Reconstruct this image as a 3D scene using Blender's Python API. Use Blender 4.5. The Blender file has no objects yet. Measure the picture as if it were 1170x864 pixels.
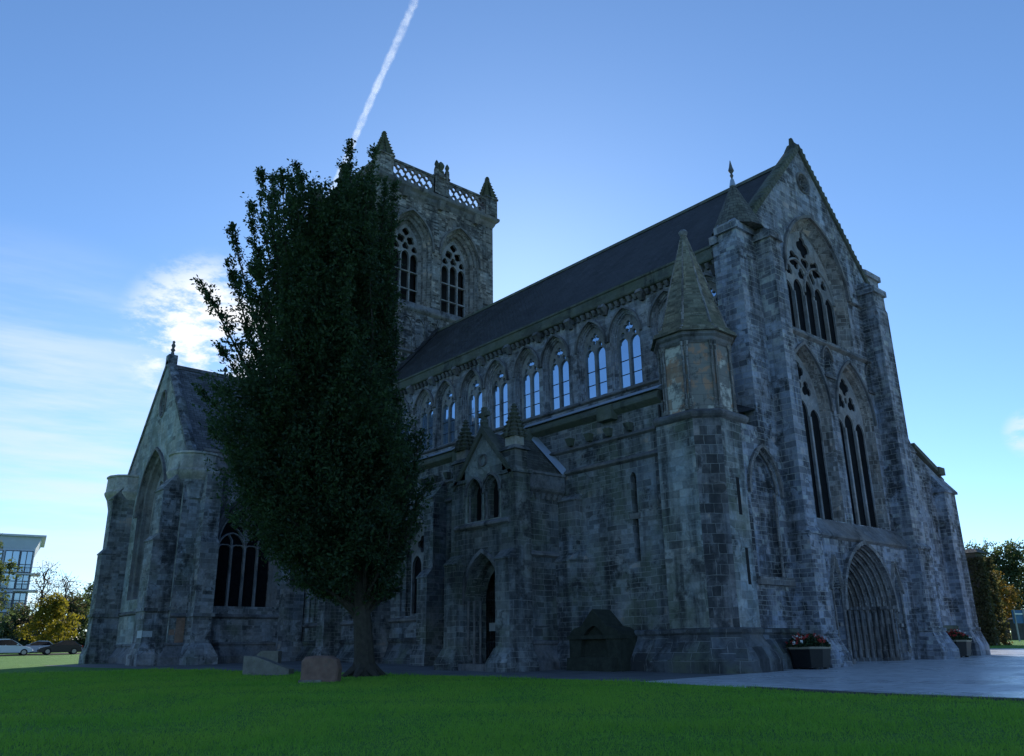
import bpy, math, random
import numpy as np
from mathutils import Vector, Matrix
from mathutils.geometry import tessellate_polygon, delaunay_2d_cdt
# Plan coordinates used below: x = east along the nave, y = SOUTH across it, z = up (metres).
# build() turns them into Blender space by flipping y.
random.seed(4)
rng = np.random.default_rng(4)
scn = bpy.context.scene
col = scn.collection

# ------------------------------------------------------------------ camera, sky, sun, exposure
cam_d = bpy.data.cameras.new('camera')
cam = bpy.data.objects.new('camera', cam_d)
col.objects.link(cam)
cam_d.sensor_width = 36.0
cam_d.lens = 940 / 1170 * 36
cam_d.clip_start = 0.1
cam_d.clip_end = 9000
Rv = Vector((-0.652, -0.758, -0.013)); Uv = Vector((-0.245, 0.194, 0.950)); Fv = Vector((0.717, -0.623, 0.312))
Fv.normalize(); Rv = (Rv - Fv * Rv.dot(Fv)).normalized(); Uv = Rv.cross(Fv)
cam.matrix_world = Matrix(((Rv.x, Uv.x, -Fv.x, -17.505), (Rv.y, Uv.y, -Fv.y, 24.855), (Rv.z, Uv.z, -Fv.z, 0.924), (0, 0, 0, 1)))
scn.camera = cam
scn.view_settings.view_transform = 'Standard'
scn.view_settings.look = 'None'
scn.view_settings.exposure = 0.95
scn.view_settings.gamma = 1.0
scn.view_settings.use_curve_mapping = False
try:
    scn.cycles.max_bounces = 6
    scn.cycles.transparent_max_bounces = 12
    scn.cycles.use_denoising = True
except Exception:
    pass

SUN = Vector((0.70, -0.61, 0.372)).normalized()          # towards the sun, low behind the nave roof
sun_el = math.asin(SUN.z)
sun_az = math.atan2(SUN.x, SUN.y)

world = bpy.data.worlds.new('World')
scn.world = world
world.use_nodes = True
wt = world.node_tree
wt.nodes.clear()


class NT:
    """small helper for node trees"""
    def __init__(s, tree):
        s.t = tree

    def n(s, kind, ins=None, **kw):
        nd = s.t.nodes.new(kind)
        for k, v in kw.items():
            setattr(nd, k, v)
        for k, v in (ins or {}).items():
            if isinstance(v, bpy.types.NodeSocket):
                s.t.links.new(v, nd.inputs[k])
            else:
                nd.inputs[k].default_value = v
        return nd

    def math(s, op, a, b=0.0, c=None, clamp=False):
        nd = s.n('ShaderNodeMath', operation=op, use_clamp=clamp)
        for i, v in enumerate((a, b) if c is None else (a, b, c)):
            if isinstance(v, bpy.types.NodeSocket):
                s.t.links.new(v, nd.inputs[i])
            else:
                nd.inputs[i].default_value = v
        return nd.outputs[0]

    def vmath(s, op, a, b=(0, 0, 0)):
        nd = s.n('ShaderNodeVectorMath', operation=op)
        for i, v in enumerate((a, b)):
            if isinstance(v, bpy.types.NodeSocket):
                s.t.links.new(v, nd.inputs[i])
            else:
                nd.inputs[i].default_value = v
        return nd

    def mix(s, fac, a, b, mode='MIX'):
        nd = s.n('ShaderNodeMix', data_type='RGBA', blend_type=mode)
        for i, v in ((0, fac), (6, a), (7, b)):
            if isinstance(v, bpy.types.NodeSocket):
                s.t.links.new(v, nd.inputs[i])
            else:
                nd.inputs[i].default_value = v if i == 0 else (*v, 1)
        return nd.outputs[2]

    def remap(s, v, a, b, c=0.0, d=1.0, smooth=False):
        nd = s.n('ShaderNodeMapRange', interpolation_type='SMOOTHSTEP' if smooth else 'LINEAR')
        s.t.links.new(v, nd.inputs[0])
        for i, x in enumerate((a, b, c, d)):
            nd.inputs[i + 1].default_value = x
        return nd.outputs[0]

    def noise(s, vec, scale, detail=4, rough=0.55):
        nd = s.n('ShaderNodeTexNoise', {'Vector': vec, 'Scale': scale, 'Detail': detail, 'Roughness': rough})
        return nd.outputs['Fac']


W = NT(wt)
sky = W.n('ShaderNodeTexSky', sky_type='NISHITA', sun_disc=False)
sky.sun_elevation = sun_el
sky.sun_rotation = sun_az
sky.altitude = 20
sky.air_density = 0.8
sky.dust_density = 0.10
sky.ozone_density = 1.6
gen = W.n('ShaderNodeTexCoord').outputs['Generated']


def sky_patch(direction, r_in, r_out):
    d = Vector(direction).normalized()
    dot = W.vmath('DOT_PRODUCT', gen, tuple(d)).outputs['Value']
    return W.remap(dot, math.cos(math.radians(r_out)), math.cos(math.radians(r_in)), 0, 1, True)


tint = W.mix(1.0, sky.outputs[0], (0.67, 0.87, 1.05), 'MULTIPLY')
# bright broken cumulus low to the left of the tower
vA = W.vmath('MULTIPLY', gen, (1.0, 1.0, 2.2)).outputs[0]
nA = W.noise(vA, 11.0, 10, 0.66)
mA = W.math('MULTIPLY', W.remap(nA, 0.43, 0.60, 0, 1, True), sky_patch((0.886, -0.312, 0.342), 1.0, 6.0))
# thin long veils near the left horizon
vB = W.vmath('MULTIPLY', gen, (1.2, 1.2, 11.0)).outputs[0]
nB = W.noise(vB, 3.0, 6, 0.6)
mB = W.math('MULTIPLY', W.remap(nB, 0.30, 0.72, 0.1, 0.75, True), sky_patch((0.98, -0.14, 0.12), 6, 19))
# one small puff low on the right
CDIR = (0.272, -0.942, 0.202)
vC = W.vmath('MULTIPLY', gen, (1.0, 1.0, 2.4)).outputs[0]
nC = W.noise(vC, 16.0, 6, 0.6)
mC = W.math('MULTIPLY', W.remap(nC, 0.42, 0.62, 0, 0.8, True), sky_patch(CDIR, 0.2, 1.7))
cloud_col = (6.0, 6.1, 6.2)
c1 = W.mix(mB, tint, (4.3, 4.9, 5.6))
c2 = W.mix(mA, c1, cloud_col)
c3 = W.mix(mC, c2, (4.2, 4.9, 5.7))
bg = W.n('ShaderNodeBackground', {'Color': c3, 'Strength': 0.10})
wo = W.n('ShaderNodeOutputWorld')
wt.links.new(bg.outputs[0], wo.inputs[0])

sun_d = bpy.data.lights.new('sun', 'SUN')
sun_d.energy = 3.0
sun_d.angle = math.radians(0.5)
sun_d.color = (1.0, 0.93, 0.82)
sun = bpy.data.objects.new('sun', sun_d)
col.objects.link(sun)
sun.location = (0, 0, 120)
sun.rotation_euler = SUN.to_track_quat('Z', 'Y').to_euler()


# ------------------------------------------------------------------ materials
MATS = {}


def new_mat(name):
    m = bpy.data.materials.new(name)
    m.use_nodes = True
    m.node_tree.nodes.clear()
    MATS[name] = m
    return m, NT(m.node_tree)


def finish(m, N, color, rough=0.85, bump=None, strength=0.4, dist=0.02, spec=0.35, metal=0.0):
    b = N.n('ShaderNodeBsdfPrincipled')
    for k, v in (('Base Color', color), ('Roughness', rough), ('Metallic', metal), ('Specular IOR Level', spec)):
        if isinstance(v, bpy.types.NodeSocket):
            N.t.links.new(v, b.inputs[k])
        else:
            b.inputs[k].default_value = (*v, 1) if isinstance(v, tuple) else v
    if bump is not None:
        bn = N.n('ShaderNodeBump', {'Height': bump, 'Strength': strength, 'Distance': dist})
        N.t.links.new(bn.outputs[0], b.inputs['Normal'])
    o = N.n('ShaderNodeOutputMaterial')
    N.t.links.new(b.outputs[0], o.inputs[0])
    return b


def scale3(c, k):
    return tuple(x * k for x in c)


def stone(name, base, mortar=(0.40, 0.40, 0.39), mort=0.80, bw=0.72, rh=0.34, var=0.5, green=0.3, soot=0.6, warm=0.05,
          gcol=(0.098, 0.116, 0.084), courses=True, seed=0.0):
    m, N = new_mat(name)
    uv = N.n('ShaderNodeTexCoord').outputs['UV']
    pos = N.n('ShaderNodeNewGeometry').outputs['Position']
    posn = N.vmath('ADD', pos, (seed * 17.3, seed * 5.1, seed * 9.7)).outputs[0]
    big = N.noise(posn, 0.22, 4, 0.6)
    mid = N.noise(posn, 1.1, 5, 0.65)
    fine = N.noise(posn, 7.0, 6, 0.7)
    if courses:
        # rough coursing: lay the courses wavy and of uneven height
        w1 = N.n('ShaderNodeTexNoise', {'Vector': posn, 'Scale': 0.9, 'Detail': 3.0})
        off = N.vmath('MULTIPLY', N.vmath('SUBTRACT', w1.outputs['Color'], (0.5, 0.5, 0.5)).outputs[0], (0.22, 0.13, 0)).outputs[0]
        u2 = N.vmath('ADD', uv, off).outputs[0]
        br = N.n('ShaderNodeTexBrick', {'Vector': u2, 'Color1': (0, 0, 0, 1), 'Color2': (1, 1, 1, 1), 'Mortar': (0.5, 0.5, 0.5, 1),
                                        'Scale': 1.0, 'Mortar Size': 0.014, 'Mortar Smooth': 0.25, 'Bias': 0.0,
                                        'Brick Width': bw, 'Row Height': rh}, offset=0.43, squash=0.72, squash_frequency=3)
        br2 = N.n('ShaderNodeTexBrick', {'Vector': u2, 'Color1': (0, 0, 0, 1), 'Color2': (1, 1, 1, 1), 'Mortar': (0.5, 0.5, 0.5, 1),
                                         'Scale': 1.0, 'Mortar Size': 0.012, 'Mortar Smooth': 0.25, 'Bias': 0.0,
                                         'Brick Width': bw * 0.64, 'Row Height': rh * 0.667}, offset=0.37, squash=1.4, squash_frequency=2)
        sel = N.remap(N.noise(posn, 0.45, 2), 0.49, 0.51, 0, 1)
        rnd = N.mix(sel, br.outputs['Color'], br2.outputs['Color'])
        mm = N.mix(sel, br.outputs['Fac'], br2.outputs['Fac'])
        rnd = N.n('ShaderNodeSeparateColor', {0: rnd}).outputs[0]
        mm = N.n('ShaderNodeSeparateColor', {0: mm}).outputs[0]
    else:
        rnd = mid
        mm = None
    v = N.math('MULTIPLY_ADD', rnd, var * 1.5, 1.0 - var * 0.8)
    v = N.math('MULTIPLY', v, N.remap(fine, 0.25, 0.75, 0.72, 1.28))
    v = N.math('MULTIPLY', v, N.remap(mid, 0.3, 0.7, 0.84, 1.15))
    v = N.math('MULTIPLY', v, N.remap(big, 0.35, 0.65, 0.78, 1.18))
    cc = N.vmath('SCALE', (0, 0, 0))
    cc.inputs[0].default_value = base
    N.t.links.new(v, cc.inputs['Scale'])
    c = cc.outputs[0]
    # worn paler faces, then odd warmer replaced stones
    if courses:
        one = N.math('MULTIPLY', N.remap(rnd, 0.28, 0.31), N.remap(rnd, 0.42, 0.39))
        worn = N.math('MULTIPLY', one, N.math('MULTIPLY', N.remap(N.noise(posn, 0.5, 4), 0.42, 0.58, 0.15, 0.9), N.remap(fine, 0.35, 0.6, 0.35, 1.0)))
        c = N.mix(worn, c, tuple(min(0.5, x_ * 1.9) for x_ in base))
        dk = N.math('MULTIPLY', N.math('MULTIPLY', N.remap(rnd, 0.58, 0.61), N.remap(rnd, 0.74, 0.71)), N.remap(N.noise(posn, 0.6, 4), 0.40, 0.58, 0.1, 0.8))
        c = N.mix(dk, c, scale3(base, 0.30))
    if courses and warm > 0:
        pick = N.math('MULTIPLY', N.remap(rnd, 0.90, 0.94, 0, 1), N.remap(mid, 0.52, 0.60, 0, min(1.0, warm * 8)))
        c = N.mix(pick, c, (0.42, 0.31, 0.24))
    c = N.mix(0.75, c, N.mix(N.remap(N.noise(posn, 0.65, 5, 0.65), 0.36, 0.64), (1.10, 1.0, 0.92), (0.90, 1.0, 1.12)), 'MULTIPLY')
    # algae
    g = N.math('MULTIPLY', N.remap(N.noise(posn, 0.5, 5, 0.65), 0.60 - 0.28 * green, 0.78 - 0.2 * green, 0, 0.8, True), min(1.0, green * 2))
    c = N.mix(g, c, gcol)
    # soot in runs that hang from ledges
    sv = N.vmath('MULTIPLY', posn, (1.3, 1.3, 0.11)).outputs[0]
    st = N.remap(N.noise(sv, 1.0, 5, 0.6), 0.63 - 0.17 * soot, 0.74 - 0.10 * soot, 0, 0.85, True)
    st = N.math('MULTIPLY', st, N.remap(N.noise(posn, 2.6, 4, 0.6), 0.34, 0.54, 0.2, 1.0))
    c = N.mix(st, c, (0.022, 0.024, 0.028))
    blk = N.math('MULTIPLY', N.remap(N.noise(posn, 0.75, 7, 0.72), 0.52, 0.64, 0, 0.9, True), min(1.0, soot))
    c = N.mix(blk, c, (0.030, 0.031, 0.036))
    if courses:
        mk = N.math('MULTIPLY', mm, N.remap(N.noise(posn, 0.8, 4, 0.6), 0.36, 0.60, 0.10, 1.0))
        mk = N.math('MULTIPLY', mk, mort)
        c = N.mix(mk, c, mortar)  # lime joints
        h = N.math('SUBTRACT', N.math('MULTIPLY_ADD', fine, 0.55, N.math('MULTIPLY', rnd, 0.35)), N.math('MULTIPLY', mm, 0.55))
    else:
        h = N.math('MULTIPLY_ADD', fine, 0.7, N.math('MULTIPLY', mid, 0.5))
    finish(m, N, c, 0.9, h, 0.75, 0.05, 0.25)
    return m


stone('aisle_stone', (0.210, 0.220, 0.242), mort=0.55, green=0.62, soot=1.15, bw=0.60, rh=0.29, seed=1, warm=0.08)
stone('front_stone', (0.249, 0.266, 0.320), mort=0.75, green=0.16, soot=1.15, bw=0.54, rh=0.27, seed=2, warm=0.05)
stone('clerestory_stone', (0.240, 0.245, 0.279), mort=0.35, green=0.15, soot=0.85, bw=0.66, rh=0.31, seed=3, var=0.35)
stone('tower_stone', (0.186, 0.179, 0.178), mort=0.26, green=0.05, soot=0.90, bw=0.62, rh=0.24, seed=4, var=0.95, warm=0.04)
stone('transept_stone', (0.218, 0.226, 0.248), mort=0.32, green=0.4, soot=1.00, bw=0.66, rh=0.31, seed=5, warm=0.06)
stone('gable_stone', (0.277, 0.302, 0.308), mort=0.19, green=0.45, soot=0.25, bw=0.9, rh=0.4, seed=6, var=0.3)
stone('porch_stone', (0.168, 0.178, 0.190), mort=0.42, green=0.66, soot=1.25, seed=7, warm=0.03)
stone('turret_stone', (0.268, 0.284, 0.295), mort=0.50, green=0.60, soot=0.90, bw=0.66, rh=0.31, seed=8, warm=0.05)
stone('sooty_stone', (0.172, 0.171, 0.186), mort=0.40, green=0.2, soot=1.5, bw=0.5, rh=0.55, seed=21, warm=0.4, var=0.8)
stone('plinth_stone', (0.112, 0.119, 0.131), mort=0.35, green=0.5, soot=1.2, bw=0.9, rh=0.62, seed=22, warm=0.0, var=0.6)
stone('dressed_stone', (0.163, 0.160, 0.169), green=0.16, soot=0.65, courses=False, seed=9)
stone('arch_stone', (0.188, 0.178, 0.179), mort=0.56, green=0.05, soot=0.45, bw=0.5, rh=0.33, seed=10, warm=0.1)
stone('moss_stone', (0.112, 0.118, 0.102), green=0.7, soot=0.5, courses=False, seed=11, gcol=(0.092, 0.104, 0.076))
stone('tracery_stone', (0.244, 0.242, 0.255), green=0.03, soot=0.4, courses=False, seed=12)
stone('pale_stone', (0.393, 0.376, 0.354), green=0.35, soot=0.3, courses=False, seed=14)
stone('red_stone', (0.290, 0.176, 0.129), green=0.12, soot=0.35, courses=False, seed=15)
stone('spire_stone', (0.183, 0.166, 0.127), mort=0.08, green=0.45, soot=0.45, bw=0.42, rh=0.22, seed=16, var=0.6, gcol=(0.10, 0.106, 0.08))


m, N = new_mat('patched_stone')           # bare and replaced blocks between the turret shafts
pos = N.n('ShaderNodeNewGeometry').outputs['Position']
uv = N.n('ShaderNodeTexCoord').outputs['UV']
br = N.n('ShaderNodeTexBrick', {'Vector': uv, 'Color1': (0, 0, 0, 1), 'Color2': (1, 1, 1, 1), 'Mortar': (.5, .5, .5, 1), 'Scale': 1.0, 'Mortar Size': 0.010,
                                'Mortar Smooth': 0.3, 'Brick Width': 1.7, 'Row Height': 0.42}, offset=0.3)
r = N.n('ShaderNodeSeparateColor', {0: br.outputs['Color']}).outputs[0]
n1 = N.noise(N.vmath('ADD', pos, (3.1, 7.7, 1.9)).outputs[0], 0.95, 4, 0.6)
n2 = N.noise(N.vmath('ADD', pos, (8.1, 2.7, 5.9)).outputs[0], 1.25, 4, 0.6)
c = N.mix(N.remap(n1, 0.50, 0.56), (0.20, 0.195, 0.19), (0.52, 0.50, 0.46))
c = N.mix(N.remap(n2, 0.54, 0.60, 0, 0.9), c, (0.36, 0.22, 0.155))
c = N.mix(N.remap(r, 0.78, 0.82, 0, 0.7), c, (0.27, 0.18, 0.13))
c = N.mix(N.remap(N.noise(pos, 2.2, 5, 0.7), 0.55, 0.66, 0, 0.8), c, (0.07, 0.07, 0.075))
c = N.mix(N.math('MULTIPLY', br.outputs['Fac'], 0.6), c, (0.09, 0.09, 0.09))
finish(m, N, c, 0.9, N.math('SUBTRACT', N.noise(pos, 6, 5, 0.7), br.outputs['Fac']), 0.6, 0.03, 0.2)


def slate(name, base, bw=0.34, rh=0.2, moss=0.2):
    m, N = new_mat(name)
    uv = N.n('ShaderNodeTexCoord').outputs['UV']
    pos = N.n('ShaderNodeNewGeometry').outputs['Position']
    br = N.n('ShaderNodeTexBrick', {'Vector': uv, 'Color1': (0, 0, 0, 1), 'Color2': (1, 1, 1, 1), 'Mortar': (0, 0, 0, 1), 'Scale': 1.0,
                                    'Mortar Size': 0.01, 'Mortar Smooth': 0.3, 'Brick Width': bw, 'Row Height': rh}, offset=0.5)
    r = N.n('ShaderNodeSeparateColor', {0: br.outputs['Color']}).outputs[0]
    v = N.math('MULTIPLY', N.math('MULTIPLY_ADD', r, 0.75, 0.62), N.remap(N.noise(pos, 0.7, 5, 0.65), 0.3, 0.7, 0.65, 1.35))
    cc = N.vmath('SCALE', (0, 0, 0))
    cc.inputs[0].default_value = base
    N.t.links.new(v, cc.inputs['Scale'])
    c = N.mix(N.remap(N.noise(pos, 1.6, 5, 0.7), 0.62 - 0.2 * moss, 0.75, 0, 0.7), cc.outputs[0], (0.06, 0.065, 0.04))
    c = N.mix(N.remap(N.noise(N.vmath('MULTIPLY', uv, (0.9, 0.12, 1)).outputs[0], 1.0, 5, 0.65), 0.52, 0.68, 0, 0.45), c, tuple(x_ * 1.8 for x_ in base))
    c = N.mix(br.outputs['Fac'], c, (0.012, 0.012, 0.014))
    h = N.math('SUBTRACT', N.math('MULTIPLY', r, 0.5), br.outputs['Fac'])
    finish(m, N, c, N.remap(r, 0, 1, 0.6, 0.85), h, 1.0, 0.035, 0.25)
    return m


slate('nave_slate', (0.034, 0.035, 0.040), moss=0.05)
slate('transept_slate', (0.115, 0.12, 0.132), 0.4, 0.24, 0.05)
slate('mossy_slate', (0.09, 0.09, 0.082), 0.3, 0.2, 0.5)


def plain(name, base, rough=0.6, var=0.15, scale=3.0, spec=0.4, metal=0.0, bump=0.0, wear=None, detail=5):
    m, N = new_mat(name)
    pos = N.n('ShaderNodeNewGeometry').outputs['Position']
    nz = N.noise(pos, scale, detail, 0.6)
    cc = N.vmath('SCALE', (0, 0, 0))
    cc.inputs[0].default_value = base
    N.t.links.new(N.remap(nz, 0.25, 0.75, 1 - var, 1 + var), cc.inputs['Scale'])
    c = cc.outputs[0]
    if wear:
        c = N.mix(N.remap(N.noise(pos, scale * 2.3, 6, 0.7), 0.55, 0.7, 0, 0.7), c, wear)
    finish(m, N, c, rough, nz if bump else None, bump, 0.02, spec, metal)
    return m


plain('dark_moss', (0.026, 0.031, 0.024), 0.95, 0.5, 3, bump=0.8, wear=(0.05, 0.056, 0.045))
plain('lead', (0.42, 0.47, 0.54), 0.32, 0.10, 1.5, metal=0.6)
plain('iron', (0.012, 0.012, 0.014), 0.5, 0.2)
plain('door_wood', (0.018, 0.012, 0.010), 0.7, 0.4, 4)
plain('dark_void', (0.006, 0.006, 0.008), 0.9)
plain('leaded_glass', (0.007, 0.008, 0.011), 0.6, 0.6, 5.0, 0.06)
plain('paper', (0.26, 0.27, 0.29), 0.7)
plain('plaque_stone', (0.34, 0.38, 0.42), 0.6, 0.2, 8)
plain('bark', (0.040, 0.034, 0.028), 0.95, 0.5, 6, bump=1.0, wear=(0.05, 0.06, 0.035))
plain('twig', (0.07, 0.055, 0.045), 0.95, 0.3, 6)
plain('planter_black', (0.007, 0.0075, 0.009), 0.45, 0.3, 4)
plain('planter_trim', (0.19, 0.17, 0.13), 0.4, 0.2)
plain('soil', (0.03, 0.022, 0.016), 0.95, 0.4)
plain('petal_red', (0.42, 0.04, 0.035), 0.6, 0.4, 20)
plain('petal_white', (0.70, 0.70, 0.68), 0.6, 0.1)
plain('sandstone_worn', (0.17, 0.16, 0.145), 0.9, 0.35, 3, bump=0.6, wear=(0.10, 0.11, 0.07))
plain('granite_red', (0.17, 0.10, 0.08), 0.75, 0.35, 3.5, bump=0.3, wear=(0.12, 0.105, 0.09))
plain('car_white', (0.62, 0.66, 0.72), 0.28, 0.03, spec=0.5)
plain('car_silver', (0.45, 0.50, 0.56), 0.28, 0.03, spec=0.5)
plain('car_dark', (0.020, 0.022, 0.030), 0.25, 0.05, spec=0.5)
plain('car_glass', (0.012, 0.015, 0.02), 0.08, 0.0, spec=0.6)
plain('tyre', (0.012, 0.012, 0.012), 0.9)
plain('rim_metal', (0.35, 0.36, 0.38), 0.35, 0.05, metal=0.8)
plain('lamp_red', (0.35, 0.02, 0.015), 0.3)
plain('lamp_clear', (0.6, 0.62, 0.66), 0.15, metal=0.3)
plain('render_pale', (0.50, 0.56, 0.66), 0.8, 0.08, 0.6)
plain('roof_edge', (0.55, 0.58, 0.62), 0.6, 0.05)
plain('frame_grey', (0.06, 0.065, 0.075), 0.5)
plain('sign_blue', (0.03, 0.12, 0.26), 0.45)
plain('sign_white', (0.72, 0.72, 0.72), 0.5)
plain('post_grey', (0.3, 0.31, 0.32), 0.5)
plain('ragged_wall', (0.075, 0.070, 0.062), 0.95, 0.45, 1.6, bump=0.9, wear=(0.05, 0.055, 0.03))
plain('kerb', (0.075, 0.075, 0.078), 0.9, 0.3, 3)
plain('asphalt', (0.04, 0.042, 0.045), 0.95, 0.2, 2, 0.05)

m, N = new_mat('window_mirror')         # panes that throw back the northern sky
pos = N.n('ShaderNodeNewGeometry').outputs['Position']
nz = N.noise(pos, 0.55, 2, 0.5)
finish(m, N, (0.46, 0.62, 0.80), 0.05, nz, 0.10, 0.3, 0.6, 0.9)

m, N = new_mat('flat_window')
finish(m, N, (0.25, 0.32, 0.40), 0.08, None, 0, 0, 0.6, 0.7)


def leaf_mat(name, base, tip, trans=0.35):
    m, N = new_mat(name)
    pos = N.n('ShaderNodeNewGeometry').outputs['Position']
    rnd = N.n('ShaderNodeNewGeometry').outputs['Random Per Island']
    f = N.math('MULTIPLY', rnd, N.remap(N.noise(pos, 0.8, 3), 0.35, 0.65, 0.3, 1.0))
    c = N.mix(f, base, tip)
    if name == 'grass_blade':
        c = N.mix(N.remap(N.noise(pos, 0.28, 4, 0.6), 0.38, 0.62, 0, 0.9), c, (0.24, 0.40, 0.060))
        c = N.mix(N.remap(N.noise(pos, 2.2, 4, 0.6), 0.52, 0.72, 0, 0.6), c, (0.07, 0.20, 0.03))
    d = N.n('ShaderNodeBsdfPrincipled', {'Base Color': c, 'Roughness': 0.55, 'Specular IOR Level': 0.25})
    t = N.n('ShaderNodeBsdfTranslucent', {'Color': N.mix(0.5, c, (tip[0] * 1.3, tip[1] * 1.4, tip[2] * 0.6))})
    mx = N.n('ShaderNodeMixShader', {0: trans, 1: d.outputs[0], 2: t.outputs[0]})
    o = N.n('ShaderNodeOutputMaterial', {0: mx.outputs[0]})
    return m


leaf_mat('hornbeam_leaf', (0.020, 0.042, 0.028), (0.070, 0.120, 0.050), 0.40)
leaf_mat('dark_leaf', (0.050, 0.078, 0.042), (0.115, 0.145, 0.070), 0.5)
leaf_mat('autumn_leaf', (0.085, 0.115, 0.025), (0.34, 0.26, 0.03), 0.5)
leaf_mat('orange_leaf', (0.16, 0.11, 0.035), (0.34, 0.20, 0.05), 0.5)
leaf_mat('brown_leaf', (0.10, 0.075, 0.045), (0.17, 0.12, 0.07))
leaf_mat('ivy_leaf', (0.065, 0.078, 0.048), (0.16, 0.125, 0.06), 0.45)
leaf_mat('hedge_leaf', (0.012, 0.024, 0.013), (0.03, 0.05, 0.022), 0.2)
leaf_mat('plant_leaf', (0.016, 0.032, 0.016), (0.04, 0.07, 0.03), 0.2)
leaf_mat('grass_blade', (0.110, 0.290, 0.036), (0.250, 0.490, 0.078), 0.5)

m, N = new_mat('turf')
pos = N.n('ShaderNodeNewGeometry').outputs['Position']
c = N.mix(N.remap(N.noise(pos, 0.35, 5, 0.6), 0.3, 0.7), (0.095, 0.265, 0.034), (0.150, 0.360, 0.050))
c = N.mix(N.remap(N.noise(pos, 9.0, 6, 0.75), 0.35, 0.7), c, (0.045, 0.125, 0.020))
finish(m, N, c, 0.9, N.noise(pos, 25, 4, 0.8), 1.0, 0.05, 0.2)

m, N = new_mat('paving')
pos = N.n('ShaderNodeNewGeometry').outputs['Position']
rot = N.n('ShaderNodeVectorRotate', {'Vector': pos, 'Angle': 0.0}, rotation_type='Z_AXIS').outputs[0]
br = N.n('ShaderNodeTexBrick', {'Vector': rot, 'Color1': (0, 0, 0, 1), 'Color2': (1, 1, 1, 1), 'Mortar': (0, 0, 0, 1), 'Scale': 1.0,
                                'Mortar Size': 0.02, 'Mortar Smooth': 0.2, 'Brick Width': 1.15, 'Row Height': 0.75}, offset=0.4)
r = N.n('ShaderNodeSeparateColor', {0: br.outputs['Color']}).outputs[0]
sky_sheen = N.remap(N.noise(pos, 0.30, 5, 0.6), 0.42, 0.62, 0, 1, True)
c = N.mix(r, (0.42, 0.43, 0.45), (0.54, 0.55, 0.57))
c = N.mix(sky_sheen, c, (0.68, 0.70, 0.73))  # sky sheen painted into the slab colour as paler patches
c = N.mix(N.remap(N.noise(pos, 3.0, 6, 0.7), 0.45, 0.75, 0, 0.5), c, (0.22, 0.225, 0.235))
c = N.mix(br.outputs['Fac'], c, (0.11, 0.115, 0.12))
finish(m, N, c, N.remap(sky_sheen, 0, 1, 0.46, 0.20), N.math('SUBTRACT', N.noise(pos, 14, 4), br.outputs['Fac']), 0.2, 0.008, 0.9)

m, N = new_mat('tarmac')
pos = N.n('ShaderNodeNewGeometry').outputs['Position']
c = N.mix(N.remap(N.noise(pos, 0.6, 6, 0.65), 0.35, 0.7), (0.085, 0.09, 0.095), (0.15, 0.155, 0.165))
finish(m, N, c, 0.75, N.noise(pos, 30, 4), 0.4, 0.01, 0.4)

m, N = new_mat('vapour')
pos = N.n('ShaderNodeNewGeometry').outputs['Position']
n1 = N.math('MULTIPLY_ADD', N.noise(pos, 0.05, 7, 0.75), 0.65, N.math('MULTIPLY', N.noise(pos, 0.012, 3, 0.6), 0.35))
obj = N.n('ShaderNodeTexCoord').outputs['UV']
sx = N.n('ShaderNodeSeparateXYZ', {0: obj})
edge = N.math('SUBTRACT', 1.0, N.math('ABSOLUTE', N.math('MULTIPLY_ADD', sx.outputs[0], 2.0, -1.0)))
a = N.math('MULTIPLY', N.remap(edge, 0.0, 0.7, 0, 1, True), N.remap(n1, 0.38, 0.62, 0.05, 1.0))
a = N.math('MULTIPLY', a, 0.27)
tr = N.n('ShaderNodeBsdfTransparent')
df = N.n('ShaderNodeBsdfDiffuse', {'Color': (0.9, 0.92, 0.95, 1)})
tl = N.n('ShaderNodeBsdfTranslucent', {'Color': (0.9, 0.92, 0.95, 1)})
s1 = N.n('ShaderNodeMixShader', {0: 0.7, 1: df.outputs[0], 2: tl.outputs[0]})
s2 = N.n('ShaderNodeMixShader', {0: a, 1: tr.outputs[0], 2: s1.outputs[0]})
N.n('ShaderNodeOutputMaterial', {0: s2.outputs[0]})


# ------------------------------------------------------------------ mesh building
def G(x, y):
    """the ground: one gently rising plane"""
    return 0.011 * x + 0.013 * y


def tag(o, label=None, cat=None, group=None, kind=None):
    if label: o['label'] = label
    if cat: o['category'] = cat
    if group: o['group'] = group
    if kind: o['kind'] = kind
    return o


def empty(name, loc, label=None, cat=None, group=None, rz=0.0):
    o = bpy.data.objects.new(name, None)
    col.objects.link(o)
    o.empty_display_size = 0.3
    o.location = (loc[0], -loc[1], loc[2])
    o.rotation_euler = (0, 0, rz)
    return tag(o, label, cat, group)


SPLIT = {'corbel', 'corbel_table', 'shaft', 'hood_mould', 'impost', 'finial', 'coping', 'slit_pane', 'slit', 'south_panes', 'string_course', 'moulding', 'arch_moulding', 'pedestal',
         'turret_parapet', 'rib', 'plaque', 'patch', 'saddle_bar', 'blind_arch', 'porch_pier', 'parapet', 'ridge_tile', 'plinth'}


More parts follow.
